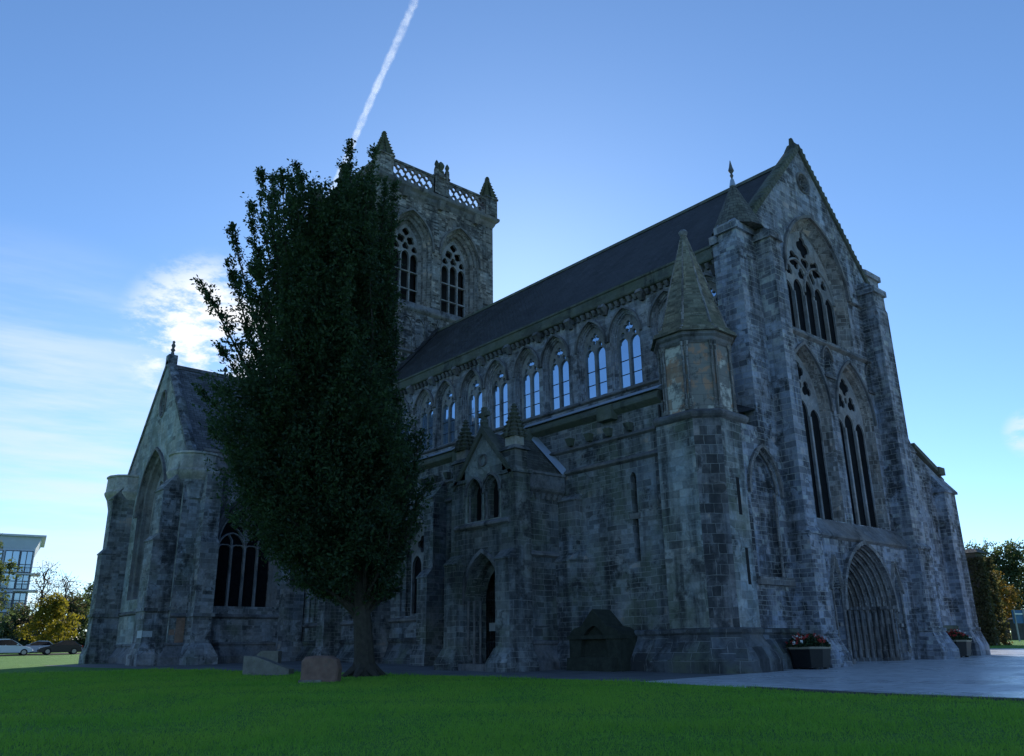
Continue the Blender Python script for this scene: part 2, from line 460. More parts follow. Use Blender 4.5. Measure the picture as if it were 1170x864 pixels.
class MB:
    def __init__(s):
        s.v = []; s.f = []; s.uv = []

    def poly(s, pts, uv=None):
        pts = [Vector(p) for p in pts]
        n = Vector((0, 0, 0))
        for i in range(len(pts)):
            a, b = pts[i], pts[(i + 1) % len(pts)]
            n += Vector(((a.y - b.y) * (a.z + b.z), (a.z - b.z) * (a.x + b.x), (a.x - b.x) * (a.y + b.y)))
        if n.length < 1e-9:
            return
        n.normalize()
        s._add(pts, n, uv)

    def _add(s, pts, n, uv=None):
        if uv is None:
            if abs(n.z) > 0.97:
                t = Vector((1, 0, 0)); b = Vector((0, 1, 0))
            else:
                t = Vector((0, 0, 1)).cross(n).normalized(); b = n.cross(t)
            uv = [(p.dot(t), p.dot(b)) for p in pts]
        i0 = len(s.v)
        s.v += [tuple(p) for p in pts]
        s.f.append(tuple(range(i0, i0 + len(pts))))
        s.uv += uv

    def box(s, x0, x1, y0, y1, z0, z1):
        s.hexa((x0, x1, y0, y1, z0), (x0, x1, y0, y1, z1))

    def hexa(s, bot, top):
        a = [(bot[0], bot[2], bot[4]), (bot[1], bot[2], bot[4]), (bot[1], bot[3], bot[4]), (bot[0], bot[3], bot[4])]
        b = [(top[0], top[2], top[4]), (top[1], top[2], top[4]), (top[1], top[3], top[4]), (top[0], top[3], top[4])]
        s.loft([a, b])

    def loft(s, rings, cap=True, closed=True):
        n = len(rings[0])
        for r0, r1 in zip(rings, rings[1:]):
            for i in range(n if closed else n - 1):
                j = (i + 1) % n
                s.poly([r0[i], r0[j], r1[j], r1[i]])
        if cap:
            s.poly(rings[0][::-1]); s.poly(rings[-1])

    def cone(s, cx, cy, z0, r0, z1, r1, n=8, ph=0.0, cap=True):
        def ring(z, r):
            return [(cx + r * math.cos(ph + 2 * math.pi * i / n), cy + r * math.sin(ph + 2 * math.pi * i / n), z) for i in range(n)]
        s.loft([ring(z0, r0), ring(z1, max(r1, 0.004))], cap)

    def lathe(s, cx, cy, prof, n=10, ph=0.0):
        s.loft([[(cx + r * math.cos(ph + 2 * math.pi * i / n), cy + r * math.sin(ph + 2 * math.pi * i / n), z) for i in range(n)]
                for r, z in prof])

    def tube(s, path, radii, n=6):
        path = [Vector(p) for p in path]
        if not hasattr(radii, '__len__'):
            radii = [radii] * len(path)
        rings = []
        for i, p in enumerate(path):
            d = (path[min(i + 1, len(path) - 1)] - path[max(i - 1, 0)]).normalized()
            a = d.orthogonal().normalized() if i == 0 else (rings_a - d * rings_a.dot(d)).normalized()
            rings_a = a
            b = d.cross(a)
            rings.append([tuple(p + (a * math.cos(2 * math.pi * k / n) + b * math.sin(2 * math.pi * k / n)) * radii[i]) for k in range(n)])
        s.loft(rings)

    def mould(s, plan, prof, closed=False):
        """sweep profile [(out, z)] along plan points; out is to the LEFT of travel as seen with y pointing south"""
        P = [Vector((p[0], p[1])) for p in plan]
        n = len(P)
        rings = []
        for off, z in prof:
            ring = []
            for i in range(n):
                if closed:
                    d0 = (P[i] - P[i - 1]).normalized(); d1 = (P[(i + 1) % n] - P[i]).normalized()
                else:
                    d0 = (P[i] - P[i - 1]).normalized() if i > 0 else (P[1] - P[0]).normalized()
                    d1 = (P[i + 1] - P[i]).normalized() if i < n - 1 else d0
                n0 = Vector((-d0.y, d0.x)); n1 = Vector((-d1.y, d1.x))
                m_ = n0 + n1
                k = 1.0 / max(0.25, 1 + n0.dot(n1))
                q = P[i] + m_ * k * off
                ring.append((q.x, q.y, z))
            rings.append(ring)
        s.loft(rings, cap=False, closed=closed)
        if not closed:
            s.poly([r[0] for r in rings]); s.poly([r[-1] for r in rings][::-1])

    def pieces(s):
        """the connected pieces, each as a builder of its own"""
        par = list(range(len(s.f)))

        def find(i):
            while par[i] != i:
                par[i] = par[par[i]]; i = par[i]
            return i
        seen = {}
        for fi, f in enumerate(s.f):
            for v in f:
                k = tuple(round(c * 500) for c in s.v[v])
                if k in seen:
                    par[find(fi)] = find(seen[k])
                else:
                    seen[k] = fi
        groups = {}
        off = 0
        for fi, f in enumerate(s.f):
            groups.setdefault(find(fi), []).append((f, s.uv[off:off + len(f)]))
            off += len(f)
        out = []
        for g in groups.values():
            m_ = MB()
            for f, uv in g:
                i0 = len(m_.v)
                m_.v += [s.v[i] for i in f]; m_.f.append(tuple(range(i0, i0 + len(f)))); m_.uv += uv
            out.append(m_)
        return out

    def build(s, name, mat, parent=None, smooth=False, local=False, split=None):
        """one mesh object; its vertices are stored relative to its top-level parent"""
        if split is None:
            split = name in SPLIT
        if split:
            parts = s.pieces()
            if 1 < len(parts) <= 100:
                for p in parts:
                    o = p.build(name, mat, parent, smooth, local, False)
                return o
        me = bpy.data.meshes.new(name)
        o = bpy.data.objects.new(name, me)
        ox = oy = oz = 0.0
        pr = parent
        while pr is not None and not local:
            ox += pr.location.x; oy += pr.location.y; oz += pr.location.z
            pr = pr.parent
        me.from_pydata([(x - ox, -y - oy, z - oz) for x, y, z in s.v], [], [f[::-1] for f in s.f])
        uvl = me.uv_layers.new(name='UVMap')
        flat = []
        i = 0
        for f in s.f:
            flat += s.uv[i:i + len(f)][::-1]
            i += len(f)
        uvl.data.foreach_set('uv', np.array(flat, dtype=np.float32).ravel())
        me.materials.append(MATS[mat])
        if smooth:
            me.polygons.foreach_set('use_smooth', [True] * len(me.polygons))
        me.update()
        col.objects.link(o)
        if parent is not None:
            o.parent = parent
        return o


class Face:
    """a vertical wall plane: u runs along it, depth d goes into it"""
    def __init__(s, o, kind):
        s.o = Vector(o)
        s.U, s.N = {'N': (Vector((1, 0, 0)), Vector((0, -1, 0))), 'W': (Vector((0, 1, 0)), Vector((-1, 0, 0))),
                    'S': (Vector((1, 0, 0)), Vector((0, 1, 0))), 'E': (Vector((0, 1, 0)), Vector((1, 0, 0)))}[kind]

    def P(s, u, z, d=0.0):
        return s.o + s.U * u + Vector((0, 0, z)) - s.N * d


def arch(c, zb, zs, a, R, n=9):
    """outline of a pointed opening, from bottom left over the apex to bottom right"""
    k = R - a
    pts = [(c - a, zb)]
    tmax = math.acos(max(-1, min(1, k / R)))
    for i in range(n + 1):
        t = tmax * i / n
        pts.append((c + k - R * math.cos(t), zs + R * math.sin(t)))
    for i in range(n - 1, -1, -1):
        t = tmax * i / n
        pts.append((c - k + R * math.cos(t), zs + R * math.sin(t)))
    pts.append((c + a, zb))
    return pts


def lobes(c, z, rc, rl, k=4, ph=0.0, n=36):
    """outline of a quatrefoil or trefoil"""
    pts = []
    for i in range(n):
        th = 2 * math.pi * i / n
        rel = ((th - ph + math.pi / k) % (2 * math.pi / k)) - math.pi / k
        s2 = rl * rl - (rc * math.sin(rel)) ** 2
        r = rc * math.cos(rel) + math.sqrt(s2) if s2 > 0 else rc * 0.6
        pts.append((c + r * math.cos(th), z + r * math.sin(th)))
    return pts


def inside(x, y, poly):
    c = False
    for i in range(len(poly)):
        (x0, y0), (x1, y1) = poly[i], poly[i - 1]
        if (y0 > y) != (y1 > y) and x < (x1 - x0) * (y - y0) / (y1 - y0) + x0:
            c = not c
    return c


def sheet(mb, F, outer, holes, d=0.0):
    polys = [outer] + list(holes)
    flat = []; edges = []
    for p in polys:
        i0 = len(flat)
        flat += [Vector((float(u), float(z))) for u, z in p]
        edges += [(i0 + i, i0 + (i + 1) % len(p)) for i in range(len(p))]
    vs, _, fs, *_r = delaunay_2d_cdt(flat, edges, [], 0, 1e-6)
    for f in fs:
        cx = sum(vs[i].x for i in f) / len(f); cz = sum(vs[i].y for i in f) / len(f)
        if inside(cx, cz, outer) and not any(inside(cx, cz, h) for h in holes):
            mb.poly([F.P(vs[i].x, vs[i].y, d) for i in f])


def plate(mb, F, outer, holes, d0, d1, rim=False, back=False):
    sheet(mb, F, outer, holes, d0)
    if back:
        sheet(mb, F, outer, holes, d1)
    for h in list(holes) + ([outer] if rim else []):
        for i in range(len(h)):
            p, q = h[i], h[(i + 1) % len(h)]
            mb.poly([F.P(*p, d0), F.P(*q, d0), F.P(*q, d1), F.P(*p, d1)])


def orders(mb, F, c, zb, zs, a, R, steps, sill=True):
    """recessed arch orders: steps = [(inset, depth)] starting from (0, 0)"""
    prev = arch(c, zb, zs, a, R)
    pd = 0.0
    for t, d in steps:
        cur = arch(c, zb, zs, a - t, R - t)
        for i in range(len(prev) - 1):
            mb.poly([F.P(*prev[i], pd), F.P(*prev[i + 1], pd), F.P(*cur[i + 1], d), F.P(*cur[i], d)])
        if sill:
            mb.poly([F.P(*prev[0], pd), F.P(*cur[0], d), F.P(*cur[-1], d), F.P(*prev[-1], pd)])
        prev, pd = cur, d
    return prev, pd


def hood(mb, F, c, zs, a, R, w=0.14, p=0.12, drop=0.0, stops=True):
    """projecting drip mould over an arch"""
    o = arch(c, zs - drop, zs, a + w, R + w); i_ = arch(c, zs - drop, zs, a, R)
    for k in range(len(o) - 1):
        mb.poly([F.P(*o[k], -p), F.P(*o[k + 1], -p), F.P(*i_[k + 1], -p), F.P(*i_[k], -p)])
        mb.poly([F.P(*o[k], 0), F.P(*o[k + 1], 0), F.P(*o[k + 1], -p), F.P(*o[k], -p)])
        mb.poly([F.P(*i_[k], 0), F.P(*i_[k + 1], 0), F.P(*i_[k + 1], -p), F.P(*i_[k], -p)])
    for q, r in ((o[0], i_[0]), (o[-1], i_[-1])):
        mb.poly([F.P(*q, 0), F.P(*r, 0), F.P(*r, -p), F.P(*q, -p)])


def fbox(mb, F, u0, u1, z0, z1, d0, d1):
    a = [F.P(u0, z0, d0), F.P(u1, z0, d0), F.P(u1, z0, d1), F.P(u0, z0, d1)]
    b = [F.P(u0, z1, d0), F.P(u1, z1, d0), F.P(u1, z1, d1), F.P(u0, z1, d1)]
    mb.loft([a, b])


def bar(mb, F, path, w, d0, d1, closed=False):
    """a stone rib of square section following a path in the wall plane"""
    P = [Vector((p[0], p[1])) for p in path]
    n = len(P)
    rings = []
    for i in range(n):
        if closed:
            t = P[(i + 1) % n] - P[i - 1]
        else:
            t = P[min(i + 1, n - 1)] - P[max(i - 1, 0)]
        t.normalize()
        q = Vector((-t.y, t.x)) * w * 0.5
        rings.append([F.P(*(P[i] + q), d1), F.P(*(P[i] + q * 0.5), d0), F.P(*(P[i] - q * 0.5), d0), F.P(*(P[i] - q), d1)])
    if closed:
        rings.append(rings[0])
    mb.loft([[tuple(p) for p in r] for r in rings], cap=False, closed=False)


PLINTH = [(0.0, 1.52), (0.10, 1.47), (0.10, 1.36), (0.03, 1.28), (0.06, 1.16), (0.46, 0.52), (0.50, 0.46), (0.50, -0.6)]
STRING = [(0.0, 0.13), (0.14, 0.02), (0.14, -0.05), (0.0, -0.14)]


def string_at(z, k=1.0):
    return [(o * k, z + d * k) for o, d in STRING]


def weathered(mb, x0, x1, y0, y1, z0, z1, side, run, rise):
    """a buttress stage with a sloping top that runs back towards the wall; side names the outer side"""
    mb.box(x0, x1, y0, y1, z0, z1)
    t = {'N': (x0, x1, y0 + run, y1), 'S': (x0, x1, y0, y1 - run), 'W': (x0 + run, x1, y0, y1)}[side]
    e = 0.05
    b = {'N': (x0 - 0.03, x1 + 0.03, y0 - e, y1), 'S': (x0 - 0.03, x1 + 0.03, y0, y1 + e), 'W': (x0 - e, x1, y0 - 0.03, y1 + 0.03)}[side]
    mb.hexa((*b, z1), (*b, z1 + 0.06))
    mb.hexa((*b, z1 + 0.06), (*t, z1 + rise))


# ================================================================== GROUND
def ground_poly(name, pts, mat, lift, label=None):
    mb = MB()
    tri = tessellate_polygon([[Vector((x, y, 0)) for x, y in pts]])
    for t in tri:
        mb.poly([(pts[i][0], pts[i][1], G(*pts[i]) + lift) for i in t])
    o = mb.build(name, mat)
    o['kind'] = 'structure'
    return o


mb = MB()
xs = [-900, -200, -60, -20, 0, 40, 90, 160, 400, 1500]
ys = [-900, -200, -60, -20, 0, 40, 90, 160, 400, 1500]
for i in range(len(xs) - 1):
    for j in range(len(ys) - 1):
        q = [(xs[i], ys[j]), (xs[i + 1], ys[j]), (xs[i + 1], ys[j + 1]), (xs[i], ys[j + 1])]
        mb.poly([(x, y, G(max(-120, min(160, x)), max(-120, min(160, y)))) for x, y in q])
mb.build('ground', 'turf')['kind'] = 'structure'

LAWN_EDGE = [(41.0, -12.0), (33.6, -11.3), (21.2, -8.75), (14.5, -7.35), (8.5, -6.3), (3.5, -5.55), (-0.4, -5.2), (-4.5, -5.75), (-8.1, -6.1), (-11.0, -5.9), (-40, -3.2)]
ground_poly('path', LAWN_EDGE[:7] + [(-0.4, 3.0), (34, 6.0), (41, -5)], 'tarmac', 0.008)
ground_poly('plaza', LAWN_EDGE[6:] + [(-40, 34.2), (60, 34.2), (60, 6), (-0.4, 3)], 'paving', 0.012)
mb = MB()
e = LAWN_EDGE[7:]
for i in range(len(e) - 1):
    (x0, y0), (x1, y1) = e[i], e[i + 1]
    mb.loft([[(x0, y0 - .09, G(x0, y0) - .1), (x0, y0 + .09, G(x0, y0) - .1), (x0, y0 + .09, G(x0, y0) + .05), (x0, y0 - .09, G(x0, y0) + .05)],
             [(x1, y1 - .09, G(x1, y1) - .1), (x1, y1 + .09, G(x1, y1) - .1), (x1, y1 + .09, G(x1, y1) + .05), (x1, y1 - .09, G(x1, y1) + .05)]])
tag(mb.build('edging', 'kerb'), kind='structure')
ground_poly('road', [(83.5, -60), (96, -60), (96, 40), (83.5, 40)], 'asphalt', 0.008)

# ================================================================== THE CHURCH
church = empty('church', (16.0, 10.85, 0.0), 'big soot-darkened Gothic stone church with square belfry tower, slate roofs, corner turret and north porch', 'church')
YA = 10.85                                   # centre line of the nave
XT0, XT1 = 32.6, 44.2                        # tower, west and east faces
TY0, TY1 = 5.1, 16.65                        # tower, north and south faces

# ---------------------------------------------------------------- north aisle
NA = Face((0, 0.4, 0), 'N')
ax0, ax1 = 2.4, 33.0
slit_lo = [(4.02, 4.1), (4.02, 5.75), (4.32, 5.75), (4.32, 4.1)]
slit_hi = arch(4.17, 6.0, 7.45, 0.15, 0.22, 4)
niche_holes = []
aw = [19.75, 24.9, 30.0]
holes = [slit_lo, slit_hi] + [arch(c, 2.6, 5.7, 1.45, 2.3) for c in aw]
mb = MB()
sheet(mb, NA, [(ax0, -1), (ax0, 10.3), (ax1, 10.3), (ax1, -1)], holes)
for h in (slit_lo, slit_hi):
    for i in range(len(h)):
        p, q = h[i], h[(i + 1) % len(h)]
        mb.poly([NA.P(*p, 0), NA.P(*q, 0), NA.P(*q, .5), NA.P(*p, .5)])
for c in aw:
    orders(mb, NA, c, 2.6, 5.7, 1.45, 2.3, [(0.1, 0.08), (0.1, 0.2), (0.28, 0.32), (0.28, 0.45), (0.42, 0.55)])
mb.poly([(ax0, .41, 10.3), (ax1, .41, 10.3), (ax1, 1.0, 10.3), (ax0, 1.0, 10.3)])
aisle = mb.build('aisle_wall', 'aisle_stone', church)
mb = MB()
mb.mould([(ax1, .4), (8.2, .4)], PLINTH); mb.mould([(6.95, .4), (2.45, .4)], PLINTH)
mb.build('plinth', 'plinth_stone', aisle, split=True)
mb = MB()
fbox(mb, NA, 3.9, 4.45, 5.76, 5.98, -0.03, 0.4)
mb.mould([(ax1, .4), (11.9, .4)], string_at(8.22)); mb.mould([(8.25, .4), (2.45, .4)], string_at(8.22))
mb.mould([(ax1, .4), (11, .4)], string_at(9.22, .8)); mb.mould([(9.0, .4), (2.45, .4)], string_at(9.22, .8))
mb.mould([(ax1, .4), (12.2, .4)], string_at(2.42))
mb.build('string_course', 'dressed_stone', aisle)
mb = MB()                                    # corbel stumps, mostly weathered away
for i in range(27):
    x = 4.15 + i * 1.14
    if 8.6 < x < 11.4:
        continue
    mb.hexa((x - .1, x + .1, .22, .42, 9.36), (x - .17, x + .17, .1, .42, 9.68))
mb.build('corbel', 'moss_stone', aisle)
mb = MB()
mb.mould([(ax1, .4), (2.45, .4)], [(0, 10.20), (0.22, 10.36), (0.26, 10.40), (0.26, 10.52), (0.16, 10.70), (-.1, 10.74)])
for x in (5.25, 10.4, 15.5, 20.7, 25.8, 31):
    mb.box(x - .42, x + .42, 0.02, .5, 10.0, 10.62)
mb.build('coping', 'moss_stone', aisle)
mb = MB()
mb.hexa((2.45, ax1, .13, .95, 10.745), (2.45, ax1, .62, .95, 11.04))
mb.build('flashing', 'lead', aisle)
mb = MB()
mb.poly([(2.3, .95, 10.9), (ax1, .95, 10.9), (ax1, 5.4, 12.3), (2.3, 5.4, 12.3)])
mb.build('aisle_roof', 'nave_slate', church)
mb = MB()
for z0, z1 in ((4.1, 5.75), (6.0, 7.75)):
    mb.poly([NA.P(3.95, z0, .45), NA.P(4.4, z0, .45), NA.P(4.4, z1, .45), NA.P(3.95, z1, .45)])
mb.build('slit_pane', 'dark_void', aisle)
for c in aw:
    mb = MB()
    o_ = arch(c, 2.6, 5.7, 1.03, 1.88)
    L1 = arch(c - .5, 2.75, 5.2, .42, .6, 6); L2 = arch(c + .5, 2.75, 5.2, .42, .6, 6)
    plate(mb, NA, o_, [L1, L2, lobes(c, 6.35, .26, .2)], .55, .75)
    hood(mb, NA, c, 5.7, 1.47, 2.32, .15, .13, .05)
    w = mb.build('aisle_window', 'tracery_stone', church)
    mb = MB(); sheet(mb, NA, o_, [], .72); mb.build('pane', 'leaded_glass', w)
for x in (17.3, 22.35, 27.5):
    mb = MB()
    weathered(mb, x - .42, x + .42, -0.75, .42, -1, 4.3, 'N', .35, .5)
    weathered(mb, x - .40, x + .40, -0.40, .42, 4.7, 8.3, 'N', .75, 1.0)
    mb.hexa((x - .6, x + .6, -.95, .42, -1), (x - .6, x + .6, -.95, .42, .45 + G(x, 0)))
    mb.hexa((x - .6, x + .6, -.95, .42, .45 + G(x, 0)), (x - .43, x + .43, -.76, .42, 1.15))
    mb.build('buttress', 'aisle_stone', church)
mb = MB()                                    # narrow pier where the porch meets the aisle
weathered(mb, 6.95, 8.2, -.22, .42, -1, 4.35, 'N', .22, .35)
weathered(mb, 7.1, 8.2, .02, .42, 4.5, 6.9, 'N', .3, .3)
mb.hexa((6.8, 8.3, -.55, .42, -.6), (6.8, 8.3, -.55, .42, .45)); mb.hexa((6.8, 8.3, -.55, .42, .45), (6.95, 8.2, -.24, .42, 1.1))
mb.build('buttress', 'aisle_stone', church)
mb = MB()                                    # gabled stone niche against the aisle
nf = Face((0, -.62, 0), 'N')
ol = [(4.42, -.5), (4.40, 1.30), (4.52, 1.50), (4.78, 1.64), (5.12, 1.70), (5.45, 2.02), (5.80, 2.34), (6.12, 2.04), (6.48, 1.70), (6.82, 1.64), (7.04, 1.50), (7.12, 1.30), (7.10, -.5)]
nh = arch(5.78, .56, .8, .72, .95, 6)
plate(mb, nf, ol, [nh], 0, 1.05, rim=True)
fbox(mb, nf, 4.34, 7.18, 1.22, 1.36, -.07, .5)
mb.hexa((4.55, 7.0, -1.0, -.6, -.4), (4.6, 6.95, -.95, -.6, .54))
nic = mb.build('wall_niche', 'dark_moss', church)
mb = MB(); sheet(mb, nf, nh, [], .22); mb.build('niche_back', 'dark_moss', nic)
mb = MB()
mb.tube([(2.52, .3, 10.1), (2.52, .3, 1.6)], .055, 6); mb.box(2.38, 2.66, .12, .4, 9.05, 9.45)
for z in (2.5, 4.4, 6.3, 8.2):
    mb.box(2.43, 2.61, .22, .4, z, z + .08)
mb.build('downpipe', 'iron', church)

# ---------------------------------------------------------------- nave clerestory
NC = Face((0, 5.3, 0), 'N')
SC = Face((0, 2 * YA - 5.3, 0), 'S')
cw = []
for k in range(6):
    cw += [4.42 + 5.14 * k - 1.19, 4.42 + 5.14 * k + 1.19]
WA, WR, WZB, WZS = 1.02, 1.55, 13.3, 16.05   # outer arch of a clerestory window
mb = MB()
for F in (NC, SC):
    sheet(mb, F, [(.7, 11.5), (.7, 18.75), (33, 18.75), (33, 11.5)], [arch(c, WZB, WZS, WA, WR) for c in cw])
    for c in cw:
        orders(mb, F, c, WZB, WZS, WA, WR, [(0.02, 0.09), (0.10, 0.10), (0.11, 0.17), (0.18, 0.18), (0.19, 0.26), (0.22, 0.30)])
cler = mb.build('clerestory_wall', 'clerestory_stone', church)
mb = MB()
for c in cw:
    hood(mb, NC, c, WZS, WA + .02, WR + .02, .11, .13, .06)
mb.mould([(33, 5.3), (.7, 5.3)], string_at(13.15, .9))
mb.build('hood_mould', 'dressed_stone', cler)
mb = MB()
for yy, pl in ((5.3, [(32.7, 5.3), (1.2, 5.3)]), (16.4, [(1.2, 16.4), (32.7, 16.4)])):
    mb.mould(pl, [(0, 17.88), (.12, 17.98), (.30, 18.02), (.34, 18.08), (.34, 18.28), (.28, 18.32), (.28, 18.60), (.34, 18.64), (.34, 18.74), (-.2, 18.78)])
mb.build('cornice', 'moss_stone', cler)
mb = MB()
for i in range(76):
    x = 2.1 + i * .41
    mb.hexa((x - .09, x + .09, 5.16, 5.32, 17.72), (x - .11, x + .11, 5.02, 5.32, 17.97))
mb.build('corbel_table', 'dressed_stone', cler)
for k in range(12):
    x = 1.85 + k * 2.57
    mb = MB()
    mb.hexa((x - .10, x + .10, 5.1, 5.33, 17.50), (x - .20, x + .20, 4.86, 5.33, 17.84))
    mb.hexa((x - .21, x + .21, 4.82, 5.33, 17.84), (x - .18, x + .18, 4.92, 5.33, 18.05))
    mb.build('corbel_head', 'dressed_stone', cler)
mb = MB()
for x in (2.32,):
    mb.tube([(x, 5.02, 17.6), (x, 5.05, 14.0), (x, 5.05, 11.8)], .07, 6)
    mb.hexa((x - .16, x + .16, 4.85, 5.25, 17.1), (x - .25, x + .25, 4.75, 5.25, 17.6))
    mb.tube([(x + .1, 4.9, 18.3), (x, 5.0, 17.6)], .06, 6)
mb.build('downpipe', 'iron', church)

# one clerestory window, then copies (north side); the far side gets plain dark panes
def clerestory_window(c, F):
    mb = MB()
    a, R = WA - .22, WR - .22
    o_ = arch(c, WZB, WZS, a, R)
    l1 = arch(c - .40, WZB + .07, 15.68, .325, .40, 6); l2 = arch(c + .40, WZB + .07, 15.68, .325, .40, 6)
    q = lobes(c, 16.62, .20, .125, 4, 0.12)
    dl = lobes(c - .40, 16.24, .05, .10, 2, 1.1, 16); dr = lobes(c + .40, 16.24, .05, .10, 2, math.pi - 1.1, 16)
    plate(mb, F, o_, [l1, l2, q, dl, dr], .30, .44)
    w = mb.build('clerestory_window', 'tracery_stone', church)
    mb = MB(); sheet(mb, F, o_, [], .40); mb.build('pane', 'window_mirror', w)
    mb = MB()
    for s_ in (-.40, .40):
        for z_ in (14.1, 14.85):
            fbox(mb, F, c + s_ - .33, c + s_ + .33, z_, z_ + .03, .37, .39)
    mb.build('saddle_bar', 'iron', w)
    return w


proto = clerestory_window(cw[0], NC)
for c in cw[1:]:
    w = proto.copy(); col.objects.link(w)
    w.location.x += c - cw[0]
    for ch in proto.children:
        d = ch.copy(); col.objects.link(d); d.parent = w
mb = MB()
for c in cw:
    sheet(mb, SC, arch(c, WZB, WZS, WA - .22, WR - .22), [], .30)
mb.build('south_panes', 'leaded_glass', cler)

# ---------------------------------------------------------------- nave roof
mb = MB()
RZ, EZ, EY = 25.0, 18.62, 5.25
nseg = 34
for k in range(nseg):
    xa = 0.9 + (33.2 - .9) * k / nseg; xb = 0.9 + (33.2 - .9) * (k + 1) / nseg
    for y in (EY, 2 * YA - EY):
        mb.poly([(xa, y, EZ), (xb, y, EZ), (xb, YA, RZ), (xa, YA, RZ)])
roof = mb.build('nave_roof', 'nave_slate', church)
mb = MB()
mb.hexa((.9, 33, YA - .16, YA + .16, RZ - .12), (.9, 33, YA - .05, YA + .05, RZ + .13))
mb.build('ridge_tile', 'moss_stone', roof)
mb = MB()                                    # lead along the junction with the tower
for s_ in (-1, 1):
    y1 = YA + s_ * 5.55
    mb.loft([[(32.35, YA, RZ + .12), (32.62, YA, RZ + .16), (32.62, YA, RZ + .45), (32.35, YA, RZ + .25)],
             [(32.35, y1, EZ + .12), (32.62, y1, EZ + .16), (32.62, y1, EZ + .45), (32.35, y1, EZ + .25)]])
mb.build('flashing', 'nave_slate', roof)
# ---------------------------------------------------------------- the entrance front
XF = 0.65
WF = Face((XF, 0, 0), 'W')
ZG = 25.32
gw = arch(10.95, 14.85, 17.75, 2.85, 3.75, 12)
lw = [(8.78, 6.05, 11.3, 1.72, 3.1), (12.95, 6.05, 11.3, 1.72, 3.1)]
nic_u = [(10.86, 13.0, 13.85, .40, .62), (15.0, 13.0, 13.9, .34, .56), (6.8, 13.0, 13.9, .3, .5)]
mb = MB()
ros = [(10.9 + .47 * math.cos(i * math.pi / 10), 23.45 + .47 * math.sin(i * math.pi / 10)) for i in range(20)]
# the wall is laid in two sheets so that no hole touches another
sheet(mb, WF, [(5.3, 14.6), (5.3, 19.45), (YA, ZG), (16.4, 19.45), (16.4, 14.6)], [gw, ros])
sheet(mb, WF, [(5.3, 5.2), (5.3, 14.6), (16.4, 14.6), (16.4, 5.2)], [arch(*w_[:5], 12) for w_ in lw] + [arch(*w_, 6) for w_ in nic_u])
pg = [arch(10.95, 14.85, 17.75, 2.85 - t, 3.75 - t, 12) for t in (0, .05, .40, .45)]
dg = [0, .10, .42, .50]


def rings(mb, F, outs, deps, sill=True):
    for (p, pd), (c_, d) in zip(zip(outs, deps), zip(outs[1:], deps[1:])):
        for i in range(len(p) - 1):
            mb.poly([F.P(*p[i], pd), F.P(*p[i + 1], pd), F.P(*c_[i + 1], d), F.P(*c_[i], d)])
        if sill:
            mb.poly([F.P(*p[0], pd), F.P(*c_[0], d), F.P(*c_[-1], d), F.P(*p[-1], pd)])


for (c, zb, zs, a, R) in nic_u:
    rings(mb, WF, [arch(c, zb, zs, a, R, 6), arch(c, zb, zs, a - .1, R - .1, 6)], [0, .28])
    sheet(mb, WF, arch(c, zb, zs, a - .1, R - .1, 6), [], .28)
for i in range(20):
    p, q = ros[i], ros[(i + 1) % 20]
    mb.poly([WF.P(*p, 0), WF.P(*q, 0), WF.P(*q, .3), WF.P(*p, .3)])
sheet(mb, WF, ros, [], .3)
# back of the gable, above the roof
mb.poly([(1.47, 5.3, 18.9), (1.47, YA, ZG - .1), (1.47, 16.4, 18.9)])
gable = mb.build('front_gable', 'front_stone', church)

mb = MB()
rings(mb, WF, pg, dg)
for (c, zb, zs, a, R) in lw:
    rings(mb, WF, [arch(c, zb, zs, a - t, R - t, 12) for t in (0, .05, .13, .17, .25)], [0, .10, .16, .28, .40])
mb.build('arch_moulding', 'arch_stone', gable)
mb = MB()
hood(mb, WF, 10.95, 17.75, 2.87, 3.77, .14, .14, .1)
for (c, zb, zs, a, R) in lw:
    hood(mb, WF, c, zs, a + .02, R + .02, .13, .11, .1)
for (c, zb, zs, a, R) in nic_u[:2]:
    hood(mb, WF, c, zs, a + .01, R + .01, .09, .09, .05)
    fbox(mb, WF, c - a - .1, c + a + .1, zb - .12, zb - .003, -.1, .05)
mb.mould([(XF, 7.2), (XF, 15.3)], string_at(14.62, 1.1))
mb.mould([(XF, 14.0), (XF, 15.3)], string_at(17.66, .7))
ring = [(10.9 + .55 * math.cos(i * math.pi / 10), 23.45 + .55 * math.sin(i * math.pi / 10)) for i in range(20)]
bar(mb, WF, ring, .16, -.08, .02, True)
for t in (0, 1, 2):
    bar(mb, WF, [(10.9 + .45 * math.cos(t * math.pi / 3), 23.45 + .45 * math.sin(t * math.pi / 3)), (10.9 - .45 * math.cos(t * math.pi / 3), 23.45 - .45 * math.sin(t * math.pi / 3))], .1, .16, .29)
# sloping ledge over the doorway
a_, b_ = 6.4, 15.3
mb.loft([[(.22, a_, 5.12), (.10, a_, 5.22), (.10, a_, 5.30), (.66, a_, 6.03), (.7, a_, 5.12)], [(.22, b_, 5.12), (.10, b_, 5.22), (.10, b_, 5.30), (.66, b_, 6.03), (.7, b_, 5.12)]])
mb.build('string_course', 'dressed_stone', gable)
